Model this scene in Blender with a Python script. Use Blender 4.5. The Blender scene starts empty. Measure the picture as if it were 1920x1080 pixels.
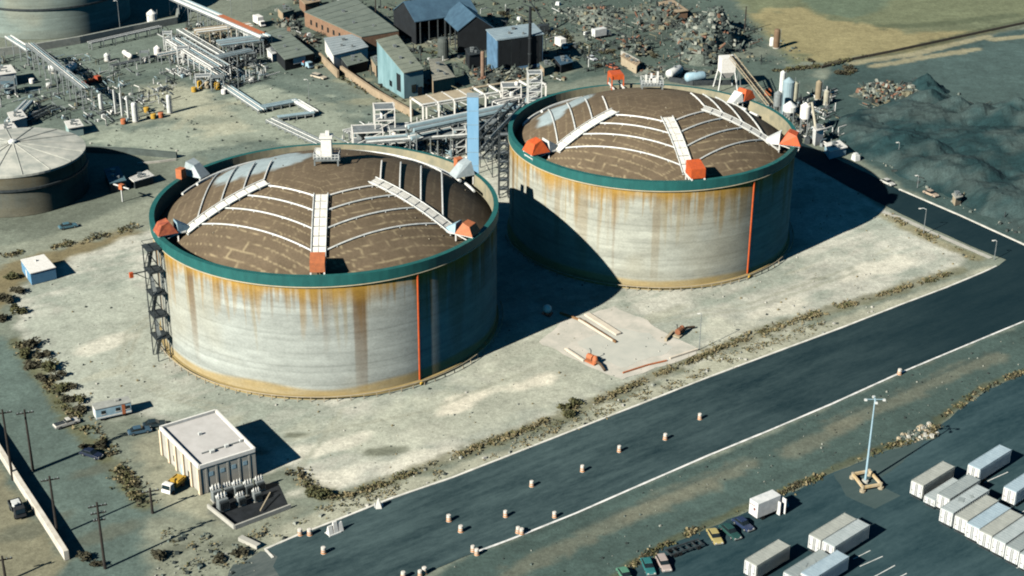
import bpy, bmesh, math, random
import numpy as np
from mathutils import Vector, Matrix
random.seed(7); RNG = np.random.RandomState(11)
PI = math.pi; R = math.radians
S = bpy.context.scene; COL = S.collection
# ---------------------------------------------------------------- camera model
CH, CF, CP, CR = 172.97, 2996.8, 0.446, -0.007
def P(px, py, z=0.0):
    x = px-960; y = 540-py; cr, sr = math.cos(CR), math.sin(CR)
    x, y = x*cr+y*sr, -x*sr+y*cr
    d = Vector((x, CF*math.cos(CP)+y*math.sin(CP), -CF*math.sin(CP)+y*math.cos(CP)))
    return Vector((0, 0, CH)) + d*((z-CH)/d.z)
def J(v):
    d = Vector(v)-Vector((0, 0, CH)); z = d.y*math.cos(CP)-d.z*math.sin(CP)
    x = CF*d.x/z; y = CF*(d.y*math.sin(CP)+d.z*math.cos(CP))/z; cr, sr = math.cos(CR), math.sin(CR)
    return 960+x*cr-y*sr, 540-(x*sr+y*cr)
def height(base, ty):
    g = P(*base); a, b = 0.0, 90.0
    for _ in range(40):
        m = (a+b)/2
        if J((g.x, g.y, m))[1] > ty: a = m
        else: b = m
    return a
def ang(a, b, z=0):
    d = P(*b, z)-P(*a, z); return math.atan2(d.y, d.x)
# ---------------------------------------------------------------- materials
def nt(name):
    m = bpy.data.materials.new(name); m.use_nodes = True
    return m, m.node_tree.nodes, m.node_tree.links, m.node_tree.nodes['Principled BSDF']
def M(name, c1, c2=None, scale=.6, rough=.8, metal=0.0, bump=0.0, stretch=(1, 1, 1), rot=0.0, lo=.35, hi=.65, spec=.3, detail=6):
    m, N, L, b = nt(name)
    if c2 is None: c2 = tuple(v*.72 for v in c1)
    c1 = tuple(v*.74 for v in c1); c2 = tuple(v*.74 for v in c2)
    tc = N.new('ShaderNodeTexCoord'); mp = N.new('ShaderNodeMapping')
    mp.inputs['Scale'].default_value = stretch; mp.inputs['Rotation'].default_value = (0, 0, rot)
    L.new(tc.outputs['Object'], mp.inputs['Vector'])
    n = N.new('ShaderNodeTexNoise'); n.inputs['Scale'].default_value = scale; n.inputs['Detail'].default_value = detail
    n.inputs['Roughness'].default_value = .65
    L.new(mp.outputs['Vector'], n.inputs['Vector'])
    r = N.new('ShaderNodeValToRGB'); e = r.color_ramp.elements
    e[0].position = lo; e[0].color = (*c2, 1); e[1].position = hi; e[1].color = (*c1, 1)
    L.new(n.outputs['Fac'], r.inputs['Fac']); L.new(r.outputs['Color'], b.inputs['Base Color'])
    b.inputs['Roughness'].default_value = rough; b.inputs['Metallic'].default_value = metal
    b.inputs['Specular IOR Level'].default_value = spec
    if bump:
        bp = N.new('ShaderNodeBump'); bp.inputs['Strength'].default_value = .6; bp.inputs['Distance'].default_value = bump
        L.new(n.outputs['Fac'], bp.inputs['Height']); L.new(bp.outputs['Normal'], b.inputs['Normal'])
    return m
def AM(name, layers, rough=.9, bump=0.0, spec=.15):
    """vertex albedo 'Col' broken up by noise layers (scale, lo, hi, stretch, rot)"""
    m, N, L, b = nt(name)
    a = N.new('ShaderNodeAttribute'); a.attribute_name = 'Col'; cur = a.outputs['Color']
    tc = N.new('ShaderNodeTexCoord'); last = None
    for (scale, lo, hi, st, rot) in layers:
        mp = N.new('ShaderNodeMapping'); mp.inputs['Scale'].default_value = st; mp.inputs['Rotation'].default_value = (0, 0, rot)
        L.new(tc.outputs['Object'], mp.inputs['Vector'])
        n = N.new('ShaderNodeTexNoise'); n.inputs['Scale'].default_value = scale; n.inputs['Detail'].default_value = 5
        n.inputs['Roughness'].default_value = .62
        L.new(mp.outputs['Vector'], n.inputs['Vector'])
        mr = N.new('ShaderNodeMapRange'); mr.inputs['From Min'].default_value = .28; mr.inputs['From Max'].default_value = .72
        mr.inputs['To Min'].default_value = lo; mr.inputs['To Max'].default_value = hi
        L.new(n.outputs['Fac'], mr.inputs['Value'])
        vm = N.new('ShaderNodeVectorMath'); vm.operation = 'SCALE'
        L.new(cur, vm.inputs[0]); L.new(mr.outputs['Result'], vm.inputs['Scale']); cur = vm.outputs['Vector']; last = n
    L.new(cur, b.inputs['Base Color'])
    b.inputs['Roughness'].default_value = rough; b.inputs['Specular IOR Level'].default_value = spec
    if bump:
        bp = N.new('ShaderNodeBump'); bp.inputs['Strength'].default_value = .7; bp.inputs['Distance'].default_value = bump
        L.new(last.outputs['Fac'], bp.inputs['Height']); L.new(bp.outputs['Normal'], b.inputs['Normal'])
    return m
# ---------------------------------------------------------------- numpy noise
def vnoise(x, y, seed=0):
    x = np.asarray(x, float); y = np.asarray(y, float)
    xi = np.floor(x).astype(np.int64); yi = np.floor(y).astype(np.int64); fx = x-xi; fy = y-yi
    fx = fx*fx*(3-2*fx); fy = fy*fy*(3-2*fy)
    def h(a, b):
        k = (a*374761393+b*668265263+seed*982451653) & 0xffffffff
        k = ((k ^ (k >> 13))*1274126177) & 0xffffffff
        return ((k ^ (k >> 16)) & 0xffff)/65535.0
    return (h(xi, yi)*(1-fx)+h(xi+1, yi)*fx)*(1-fy)+(h(xi, yi+1)*(1-fx)+h(xi+1, yi+1)*fx)*fy
def fbm(x, y, seed=0, o=4):
    s = 0; a = .5; t = 0
    for k in range(o):
        s = s+a*vnoise(x*2**k, y*2**k, seed+k*17); t += a; a *= .55
    return s/t
def sstep(a, b, x):
    t = np.clip((x-a)/(b-a), 0, 1); return t*t*(3-2*t)
def polydist(X, Y, pts):
    """signed distance, positive inside"""
    d = np.full(X.shape, 1e9); ins = np.zeros(X.shape, bool); n = len(pts)
    for i in range(n):
        (x0, y0), (x1, y1) = pts[i], pts[(i+1) % n]
        ex, ey = x1-x0, y1-y0; L2 = ex*ex+ey*ey+1e-9
        t = np.clip(((X-x0)*ex+(Y-y0)*ey)/L2, 0, 1)
        d = np.minimum(d, np.hypot(X-x0-t*ex, Y-y0-t*ey))
        if abs(ey) > 1e-9: ins ^= ((y0 > Y) != (y1 > Y)) & (X < ex*(Y-y0)/ey+x0)
    return np.where(ins, d, -d)
def linedist(X, Y, pts):
    d = np.full(X.shape, 1e9)
    for (x0, y0), (x1, y1) in zip(pts[:-1], pts[1:]):
        ex, ey = x1-x0, y1-y0; L2 = ex*ex+ey*ey+1e-9
        t = np.clip(((X-x0)*ex+(Y-y0)*ey)/L2, 0, 1)
        d = np.minimum(d, np.hypot(X-x0-t*ex, Y-y0-t*ey))
    return d
def PP(l): return [tuple(P(*p)[:2]) for p in l]
# ---------------------------------------------------------------- mesh building
class MB:
    def __init__(s): s.v = []; s.f = []; s.m = []
    def add(s, vs, fs, mi=0):
        o = len(s.v); s.v += [tuple(v) for v in vs]; s.f += [tuple(i+o for i in f) for f in fs]; s.m += [mi]*len(fs); return s
    def box(s, c, sz, rz=0.0, mi=0, top=None):
        """box centred on c in xy, from c.z upwards; top = (sx, sy) scale of the upper face"""
        ca, sa = math.cos(rz), math.sin(rz); vs = []
        for k in (0, 1):
            tx, ty = (top if (top and k) else (1, 1))
            for (i, j) in ((-1, -1), (1, -1), (1, 1), (-1, 1)):
                x, y = i*sz[0]/2*tx, j*sz[1]/2*ty
                vs.append((c[0]+x*ca-y*sa, c[1]+x*sa+y*ca, c[2]+k*sz[2]))
        return s.add(vs, [(3, 2, 1, 0), (4, 5, 6, 7), (0, 1, 5, 4), (1, 2, 6, 5), (2, 3, 7, 6), (3, 0, 4, 7)], mi)
    def bar(s, a, b, w, h=None, mi=0):
        a = Vector(a); b = Vector(b); h = h or w; d = (b-a)
        if d.length < 1e-6: return s
        d.normalize(); u = d.cross(Vector((0, 0, 1)))
        if u.length < 1e-3: u = Vector((1, 0, 0))
        u.normalize(); n = u.cross(d)
        vs = [p+u*(i*w/2)+n*(j*h/2) for p in (a, b) for (i, j) in ((-1, -1), (1, -1), (1, 1), (-1, 1))]
        return s.add(vs, [(3, 2, 1, 0), (4, 5, 6, 7), (0, 1, 5, 4), (1, 2, 6, 5), (2, 3, 7, 6), (3, 0, 4, 7)], mi)
    def tube(s, pts, r, n=8, mi=0, r2=None):
        pts = [Vector(p) for p in pts]; rings = []; k = len(pts)
        for i, p in enumerate(pts):
            d = (pts[min(i+1, k-1)]-pts[max(i-1, 0)]).normalized(); u = d.cross(Vector((0, 0, 1)))
            if u.length < 1e-3: u = Vector((1, 0, 0))
            u.normalize(); w = u.cross(d); rr = r if r2 is None else r+(r2-r)*i/(k-1)
            rings.append([p+(u*math.cos(t*2*PI/n)+w*math.sin(t*2*PI/n))*rr for t in range(n)])
        vs = [v for q in rings for v in q]
        fs = [(i*n+j, i*n+(j+1) % n, (i+1)*n+(j+1) % n, (i+1)*n+j) for i in range(k-1) for j in range(n)]
        fs += [tuple(range(n)), tuple((k-1)*n+j for j in reversed(range(n)))]
        return s.add(vs, fs, mi)
    def lathe(s, c, prof, n=24, mis=None, mi=0, axis='z'):
        vs = []
        for (r, z) in prof:
            for t in range(n):
                a = t*2*PI/n
                vs.append((c[0]+r*math.cos(a), c[1]+r*math.sin(a), c[2]+z))
        for i in range(len(prof)-1):
            fs = [(i*n+j, i*n+(j+1) % n, (i+1)*n+(j+1) % n, (i+1)*n+j) for j in range(n)]
            o = len(s.v)
            if i == 0: s.v += vs; base = o
            s.f += [tuple(q+base for q in f) for f in fs]; s.m += [(mis[i] if mis else mi)]*len(fs)
        s.f.append(tuple(base+j for j in reversed(range(n)))); s.m.append(mis[0] if mis else mi)
        s.f.append(tuple(base+(len(prof)-1)*n+j for j in range(n))); s.m.append(mis[-1] if mis else mi)
        return s
    def prism(s, pts, z0, z1, mi=0):
        n = len(pts); vs = [(p[0], p[1], z0) for p in pts]+[(p[0], p[1], z1) for p in pts]
        a = sum(pts[i][0]*pts[(i+1) % n][1]-pts[(i+1) % n][0]*pts[i][1] for i in range(n))
        if a < 0: vs = [v for v in vs[:n][::-1]]+[v for v in vs[n:][::-1]]
        return s.add(vs, [tuple(reversed(range(n))), tuple(range(n, 2*n))]+[(i, (i+1) % n, n+(i+1) % n, n+i) for i in range(n)], mi)
    def hull(s, lo, hi, mi=0):
        """two quads (lists of 4 points, ccw from above) joined by sides"""
        return s.add(list(lo)+list(hi), [(3, 2, 1, 0), (4, 5, 6, 7), (0, 1, 5, 4), (1, 2, 6, 5), (2, 3, 7, 6), (3, 0, 4, 7)], mi)
    def build(s, name, mats, parent=None, world=True, smooth=False, bevel=0.0):
        me = bpy.data.meshes.new(name); o = Vector((0, 0, 0))
        if parent is not None and world:
            q = parent
            while q: o = o+q.location; q = q.parent
        me.from_pydata([(v[0]-o.x, v[1]-o.y, v[2]-o.z) for v in s.v], [], s.f)
        mats = mats if isinstance(mats, (list, tuple)) else [mats]
        for m in mats: me.materials.append(m)
        for p, i in zip(me.polygons, s.m): p.material_index = min(i, len(mats)-1)
        if smooth: me.polygons.foreach_set('use_smooth', [True]*len(me.polygons))
        ob = bpy.data.objects.new(name, me); COL.objects.link(ob)
        if parent: ob.parent = parent
        if bevel:
            b = ob.modifiers.new('bev', 'BEVEL'); b.width = bevel; b.segments = 2; b.limit_method = 'ANGLE'
        return ob
def setcol(ob, cols):
    me = ob.data; a = me.color_attributes.new('Col', 'FLOAT_COLOR', 'POINT')
    c = np.ones((len(me.vertices), 4), np.float32); c[:, :3] = np.clip(cols, 0, 1); a.data.foreach_set('color', c.ravel())
def tag(o, label, cat, group=None, kind=None):
    o['label'] = label; o['category'] = cat
    if group: o['group'] = group
    if kind: o['kind'] = kind
    return o
def thing(name, label, cat, loc=(0, 0, 0), rz=0.0, group=None):
    o = bpy.data.objects.new(name, None); COL.objects.link(o); o.location = loc; o.rotation_euler = (0, 0, rz)
    o.empty_display_size = .5
    return tag(o, label, cat, group)
def single(mb, name, mats, label, cat, loc, rz=0.0, group=None, **k):
    o = mb.build(name, mats, None, **k); o.location = loc; o.rotation_euler = (0, 0, rz); return tag(o, label, cat, group)
def struct(o): o['kind'] = 'structure'; return o
def dup(root, loc, rz, label=None, scale=None):
    r = root.copy(); COL.objects.link(r); r.location = loc; r.rotation_euler = (0, 0, rz)
    if label: r['label'] = label
    if scale: r.scale = scale
    for ch in list(root.children):
        c = ch.copy(); COL.objects.link(c); c.parent = r
        for g in ch.children:
            d = g.copy(); COL.objects.link(d); d.parent = c
    return r
# ---------------------------------------------------------------- light and camera
SUN_AZ, SUN_EL = R(44.0), R(31.8)          # azimuth the shadows run to
cam = bpy.data.cameras.new('camera'); co = bpy.data.objects.new('camera', cam); COL.objects.link(co)
cam.sensor_width = 36; cam.lens = CF/1920*36; cam.clip_start = 1; cam.clip_end = 20000
co.location = (0, 0, CH); co.rotation_euler = (Matrix.Rotation(PI/2-CP, 4, 'X') @ Matrix.Rotation(-CR, 4, 'Z')).to_euler()
S.camera = co
sl = bpy.data.lights.new('sun', 'SUN'); sl.energy = 5.0; sl.angle = R(.5); sl.color = (1, .94, .84)
so = bpy.data.objects.new('sun', sl); COL.objects.link(so)
sd = Vector((-math.cos(SUN_AZ)*math.cos(SUN_EL), -math.sin(SUN_AZ)*math.cos(SUN_EL), math.sin(SUN_EL)))
so.rotation_euler = sd.to_track_quat('Z', 'Y').to_euler(); so.location = sd*500
W = bpy.data.worlds.new('World'); S.world = W; W.use_nodes = True
sk = W.node_tree.nodes.new('ShaderNodeTexSky'); sk.sky_type = 'NISHITA'; sk.sun_disc = False
sk.sun_elevation = SUN_EL; sk.sun_rotation = math.atan2(sd.x, sd.y); sk.ozone_density = 1.0; sk.air_density = .6; sk.dust_density = .2
bg = W.node_tree.nodes['Background']; bg.inputs['Strength'].default_value = .05
tn = W.node_tree.nodes.new('ShaderNodeMix'); tn.data_type = 'RGBA'; tn.blend_type = 'MULTIPLY'; tn.inputs['Factor'].default_value = 1
W.node_tree.links.new(sk.outputs['Color'], tn.inputs['A']); tn.inputs['B'].default_value = (.13, .55, .68, 1)
W.node_tree.links.new(tn.outputs['Result'], bg.inputs['Color'])
S.view_settings.view_transform = 'Standard'; S.view_settings.look = 'None'; S.view_settings.exposure = .92
S.render.engine = 'CYCLES'; S.cycles.use_denoising = True; S.cycles.max_bounces = 4; S.cycles.diffuse_bounces = 0
S.cycles.pixel_filter_type = 'BLACKMAN_HARRIS'; S.cycles.filter_width = 2.0
# ---------------------------------------------------------------- shared materials
WHITE = M('white_paint', (.98, .97, .91), (.8, .79, .72), 1.5, .5)
PIPEW = M('pipe_white', (.85, .87, .83), (.6, .63, .6), .8, .45)
STEEL = M('grey_steel', (.36, .4, .4), (.22, .25, .25), .8, .5, .3)
DSTEEL = M('dark_steel', (.07, .085, .09), (.035, .045, .05), 1, .6, .2)
ORANGE = M('orange_paint', (.72, .13, .03), (.5, .1, .035), 1.2, .5)
FORANGE = M('faded_orange', (.62, .2, .08), (.42, .15, .07), 1.2, .6)
BLUEW = M('pale_blue_paint', (.42, .6, .68), (.3, .47, .56), .7, .5)
YELL = M('yellow_paint', (.66, .42, .06), (.5, .3, .05), 1, .5)
TAN = M('tan_concrete', (.5, .43, .3), (.38, .32, .22), .6, .9)
CONC = M('pale_concrete', (.55, .54, .47), (.42, .42, .37), .4, .9)
BRICK = M('red_brick', (.31, .19, .12), (.22, .14, .09), 1.2, .9)
GLASS = M('dark_glass', (.02, .03, .035), (.012, .018, .02), 1, .1, 0, spec=.6)
RUBBER = M('black_rubber', (.02, .02, .02), (.012, .012, .012), 3, .8)
WOOD = M('dark_wood', (.05, .042, .035), (.028, .025, .022), 1.5, .9)
# ---------------------------------------------------------------- ground sheet
RA = ang((730, 935), (1690, 573))            # direction of the main road
def axis(lo, hi, st, far_lo, far_hi):
    a = list(np.arange(lo, hi+.01, st)); s = st; x = lo; pre = []
    while x > far_lo: s *= 1.5; x -= s; pre.append(x)
    s = st; x = a[-1]; post = []
    while x < far_hi: s *= 1.5; x += s; post.append(x)
    return np.array(pre[::-1]+a+post)
gx = axis(-215, 220, 1.0, -7000, 7000); gy = axis(228, 645, 1.0, -3000, 12000)
GX, GY = np.meshgrid(gx, gy); fl = GX.ravel(), GY.ravel()
X, Y = fl
col = np.tile(np.array([.2, .225, .185]), (X.size, 1))
n1 = fbm(X/14, Y/14, 3, 5); n2 = fbm(X/5, Y/5, 9, 4); n3 = fbm(X/40, Y/40, 21, 4); n4 = fbm(X/2.2, Y/2.2, 31, 3)
col *= (.75+.5*n1)[:, None]
def paint(pts, c, soft=3.0, amp=6.0, k=1.0, world=False):
    global col
    w = pts if world else PP(pts)
    xs = [p[0] for p in w]; ys = [p[1] for p in w]; mg = 14
    q = np.where((X > min(xs)-mg) & (X < max(xs)+mg) & (Y > min(ys)-mg) & (Y < max(ys)+mg))[0]
    if not len(q): return
    d = polydist(X[q], Y[q], w)+(n2[q]-.5)*amp+(n4[q]-.5)*amp*.4
    a = (sstep(-soft/2, soft/2, d)*k)[:, None]
    col[q] = col[q]*(1-a)+np.array(c)*a*(.82+.36*n2[q])[:, None]
def stain(px, py, rx, ry, c, k=.8, rz=None):
    p = P(px, py); rz = RA if rz is None else rz
    dx, dy = X-p.x, Y-p.y; u = (dx*math.cos(rz)+dy*math.sin(rz))/rx; v = (-dx*math.sin(rz)+dy*math.cos(rz))/ry
    d = 1-np.hypot(u, v)+(n2-.5)*.9+(n4-.5)*.5; a = (sstep(-.15, .45, d)*k)[:, None]
    global col; col = col*(1-a)+np.array(c)*a
def streak(pts, w, c, k=.8):
    global col
    d = linedist(X, Y, PP(pts)); a = (sstep(w, w*.35, d+(n4-.5)*w*.9)*k)[:, None]; col = col*(1-a)+np.array(c)*a
# far country, meadow, fields
paint([(1330, -60), (1400, 40), (1480, 120), (1560, 115), (1700, 100), (1920, 40), (2300, -40), (2300, -700), (1330, -700)], (.165, .185, .115), 8, 16)
paint([(1400, 25), (1470, 90), (1540, 118), (1700, 100), (1850, 60), (1700, 55), (1560, 36), (1500, 12)], (.29, .255, .14), 7, 12)
paint([(1490, -15), (1530, 22), (1600, 33), (1650, 20), (1665, -2), (1640, -20)], (.13, .17, .12), 5, 5)
paint([(1670, 45), (1760, 42), (1900, 25), (1930, 30), (1850, 52), (1700, 62)], (.15, .17, .11), 5, 8, .8)
paint([(1560, 120), (1700, 103), (1920, 52), (2200, 0), (2200, 480), (1920, 470), (1690, 350), (1500, 215), (1540, 150)], (.055, .092, .09), 4, 6)
paint([(1640, 128), (1720, 112), (1920, 66), (2100, 60), (2100, 190), (1920, 190), (1800, 200), (1720, 150)], (.075, .118, .115), 6, 8)
for q in ([(1600, 118), (1720, 100), (1850, 68)], [(1640, 124), (1740, 106), (1830, 92)], [(1860, 74), (1960, 64)]): streak(q, 3.0, (.38, .34, .22), .75)
streak([(1655, 50), (1760, 45), (1900, 28)], 4.0, (.10, .12, .075), .7); streak([(1730, 84), (1820, 62), (1960, 30)], 3.0, (.08, .095, .06), .8)
streak([(1560, 116), (1680, 99), (1800, 72), (1960, 40)], 2.4, (.08, .09, .06), .7)
# scrap yard
paint([(960, 150), (1030, 90), (1000, 10), (1030, -60), (1330, -60), (1400, 30), (1480, 125), (1540, 120), (1530, 240), (1380, 150), (1200, 150), (1020, 160)], (.09, .125, .11), 6, 10)
for (x, y, a, b) in ((1080, 70, 18, 6), (1120, 150, 12, 5), (1060, 130, 10, 6), (1180, 20, 16, 5), (1410, 100, 12, 6), (1320, 140, 14, 4)): stain(x, y, a, b, (.2, .22, .18), .7, .6)
for (x, y, a, b) in ((1220, 70, 14, 8), (1260, 30, 18, 6), (1090, 30, 16, 6), (1150, 90, 16, 6)): stain(x, y, a, b, (.07, .09, .08), .7, .3)
# plant yard
paint([(-100, 270), (-100, 100), (60, 90), (340, 40), (520, 60), (600, 130), (770, 240), (660, 290), (400, 300), (140, 270)], (.16, .2, .175), 5, 10)
paint([(-80, 245), (120, 250), (330, 295), (500, 262), (640, 280), (720, 250), (600, 180), (470, 160), (420, 205), (280, 240)], (.33, .365, .30), 7, 16, .9)
paint([(320, 150), (400, 180), (470, 240), (390, 255), (330, 225), (250, 230), (270, 160)], (.42, .42, .325), 7, 12, .85)
for (x, y, a, b) in ((380, 225, 14, 5), (560, 190, 10, 5), (640, 200, 14, 5), (470, 262, 12, 3), (250, 200, 12, 4)): stain(x, y, a, b, (.2, .23, .19), .6, .2)
streak([(230, 165), (280, 145), (340, 130), (420, 150)], 1.6, (.13, .15, .12), .7)
streak([(240, 220), (330, 205), (420, 190), (470, 200)], 1.3, (.15, .17, .14), .6)
streak([(330, 240), (370, 205), (460, 190)], 2.4, (.42, .41, .31), .5)
streak([(620, 150), (690, 200), (760, 240)], 3.0, (.16, .19, .16), .5)
for (x, y, a, b, r_) in ((120, 150, 22, 6, .3), (300, 140, 26, 5, .4), (430, 150, 18, 6, .2), (90, 215, 16, 5, .1), (250, 160, 22, 4, .5), (520, 130, 16, 6, -.4), (560, 170, 22, 3, -.7), (700, 235, 16, 5, -.6)): stain(x, y, a, b, (.10, .135, .12), .65, r_)
paint([(480, 20), (700, -30), (1040, -20), (1060, 150), (900, 165), (770, 215), (640, 140), (600, 105), (520, 110)], (.115, .145, .12), 5, 10)
for (x, y, a, b) in ((820, 85, 14, 4), (880, 110, 12, 4), (700, 190, 14, 4), (980, 140, 8, 3), (660, 150, 8, 3), (760, 190, 9, 4)): stain(x, y, a, b, (.29, .29, .21), .7, .1)
# lane by the far left tank
paint([(-60, 480), (100, 440), (285, 365), (340, 340), (340, 380), (280, 430), (120, 470), (-60, 530)], (.27, .29, .235), 3, 4)
paint([(-60, 440), (120, 430), (270, 370), (330, 300), (150, 290), (-60, 400)], (.15, .17, .14), 5, 6)
paint([(-60, 520), (80, 478), (250, 425), (285, 440), (130, 490), (40, 540), (-60, 620)], (.22, .18, .1), 4, 8, .9)
# tank pad
PAD = [(30, 540), (110, 495), (250, 440), (330, 420), (940, 260), (1460, 250), (1570, 330), (1660, 398), (1740, 440), (1815, 480), (1790, 505), (1600, 570),
       (1400, 640), (1180, 732), (960, 815), (760, 885), (610, 925), (570, 895), (480, 830), (300, 790), (150, 760), (60, 690), (30, 610)]
paint(PAD, (.52, .515, .455), 3.5, 5)
wd = polydist(X, Y, PP(PAD)); pz = sstep(.42, .62, fbm(X/17, Y/17, 91, 4))*.62+sstep(.5, .68, fbm(X/4.5, Y/4.5, 93, 4))*.35
ww_ = fbm((X*math.cos(RA)+Y*math.sin(RA))/22, (-X*math.sin(RA)+Y*math.cos(RA))/3.2, 95, 4); pz = np.clip(pz+.5*sstep(.52, .7, ww_), 0, .9)*sstep(0, 4, wd); pz = pz[:, None]; col = col*(1-pz)+np.array((.30, .335, .29))*pz
paint([(60, 600), (150, 545), (280, 540), (310, 690), (330, 760), (220, 770), (150, 740), (90, 680)], (.42, .445, .385), 8, 12, .9)
paint([(560, 800), (700, 770), (940, 700), (1100, 700), (1050, 760), (860, 830), (640, 850)], (.45, .46, .385), 8, 14, .8)
paint([(930, 620), (1050, 600), (1180, 720), (1060, 770), (900, 740), (860, 690)], (.45, .46, .385), 7, 12, .7)
paint([(1310, 650), (1340, 600), (1500, 590), (1480, 625), (1390, 655)], (.48, .48, .4), 6, 10, .7)
for (x, y, a, b) in ((520, 860, 10, 4), (620, 900, 9, 4), (780, 860, 10, 3), (1460, 580, 12, 4), (1650, 500, 16, 5), (640, 830, 7, 3), (190, 645, 9, 4)): stain(x, y, a, b, (.68, .65, .56), .75)
for (x, y, a, b) in ((880, 745, 8, 2.6), (1010, 712, 7, 3), (860, 765, 6, 2)): stain(x, y, a, b, (.74, .69, .58), .85)
for (x, y, a, b) in ((1535, 522, 3.2, 1.6), (722, 846, 4.5, 1.8), (560, 815, 3, 1.2)): stain(x, y, a, b, (.15, .16, .12), .85, .2)
for (x, y, a, b) in ((1500, 505, 6, .6), (1660, 470, 5, .6), (1240, 590, 9, 2.4), (1120, 760, 6, 1.8), (430, 790, 6, 2), (200, 700, 7, 2)): stain(x, y, a, b, (.42, .42, .34), .6)
# the tyre tracks that curl over the pad
for q in ([(330, 560), (240, 620), (220, 690), (300, 740), (420, 775)], [(345, 560), (258, 622), (238, 688), (312, 733), (430, 765)], [(480, 842), (600, 810), (800, 770), (1000, 690)],
          [(560, 880), (620, 800), (640, 770)], [(1200, 600), (1400, 570), (1600, 500)], [(1210, 606), (1410, 578), (1610, 508)]): streak(q, .8, (.37, .375, .31), .75)
# weedy banks round the pad
streak([(575, 900), (612, 930), (640, 935), (830, 862), (1080, 770), (1340, 655), (1500, 598), (1620, 562), (1800, 505)], 3.0, (.17, .165, .10), .7)
streak([(1660, 405), (1740, 445), (1830, 482)], 3.0, (.24, .22, .13), .8)
paint([(440, 1010), (620, 945), (840, 880), (1100, 780), (1340, 672), (1520, 610), (1700, 555), (1860, 497), (1850, 505), (1690, 577), (1440, 667), (960, 855), (730, 938), (495, 1030)], (.40, .40, .32), 2, 3)
# left street and building yard
paint([(-60, 620), (40, 640), (130, 770), (250, 900), (310, 960), (300, 1100), (-60, 1100)], (.12, .165, .15), 3, 5)
paint([(-80, 860), (0, 870), (125, 1052), (100, 1100), (-80, 1100)], (.23, .22, .155), 3, 5)
streak([(30, 640), (90, 720), (140, 800), (220, 880), (270, 945)], 2.6, (.15, .15, .08), .8)
paint([(240, 830), (310, 800), (400, 920), (420, 990), (300, 950)], (.37, .36, .27), 4, 6, .8)
paint([(270, 955), (400, 990), (540, 940), (600, 950), (500, 1005), (500, 1100), (280, 1100)], (.25, .265, .21), 3, 5)
for (x, y, a, b) in ((290, 878, 2.2, .9), (330, 1030, 5, 2), (420, 1020, 6, 2), (200, 1000, 8, 3), (60, 990, 8, 3), (180, 880, 6, 2)): stain(x, y, a, b, (.13, .14, .11), .7)
paint([(385, 960), (430, 905), (520, 900), (535, 955), (440, 990)], (.16, .17, .15), 1, 1, .9)
# verge between road and car park
paint([(830, 1062), (880, 1040), (1440, 812), (1690, 700), (2000, 570), (2000, 690), (1850, 720), (1740, 815), (1560, 880), (1440, 930), (1160, 1080), (960, 1200), (700, 1200)], (.07, .108, .10), 2, 3)
for q in ([(960, 1075), (1130, 990), (1240, 935), (1400, 870)], [(1560, 800), (1700, 740), (1800, 690), (1870, 670)], [(1180, 965), (1330, 910)], [(1480, 850), (1600, 790)]): streak(q, 3.4, (.19, .19, .145), .6)
for q in ([(1000, 1000), (1300, 880), (1600, 755)], [(1020, 1015), (1330, 890), (1640, 755), (1900, 640)], [(1120, 1050), (1400, 920), (1560, 850)]): streak(q, .9, (.055, .085, .08), .6)
streak([(1150, 1085), (1240, 1022), (1360, 968), (1470, 920), (1560, 880), (1650, 840), (1745, 815), (1760, 785), (1850, 722), (1940, 690)], 1.5, (.09, .1, .06), .8)
col *= (.86+.28*n3)[:, None]; col *= (.93+.14*n4)[:, None]; col *= np.array([.845, .86, .825])
Z = (fbm(X/9, Y/9, 77, 3)-.5)*.12*sstep(0, 1, np.ones_like(X))
me = bpy.data.meshes.new('ground'); nx, ny = len(gx), len(gy)
ii = np.arange(nx*ny).reshape(ny, nx); F = np.stack([ii[:-1, :-1], ii[:-1, 1:], ii[1:, 1:], ii[1:, :-1]], -1).reshape(-1, 4)
me.vertices.add(nx*ny); me.vertices.foreach_set('co', np.stack([X, Y, -.1+np.zeros_like(X)], -1).ravel())
me.loops.add(F.size); me.loops.foreach_set('vertex_index', F.ravel()); me.polygons.add(len(F))
me.polygons.foreach_set('loop_start', np.arange(0, F.size, 4)); me.polygons.foreach_set('loop_total', np.full(len(F), 4)); me.update()
GROUNDM = AM('soil', [(.1, .9, 1.1, (1, 1, 1), 0), (.45, .8, 1.16, (1, 1, 1), 0), (1.3, .78, 1.18, (1, 1, 1), 0), (4.5, .74, 1.22, (1, 1, 1), 0)], .95, .05)
me.materials.append(GROUNDM)
g = bpy.data.objects.new('ground', me); COL.objects.link(g); setcol(g, col); struct(g)
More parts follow.
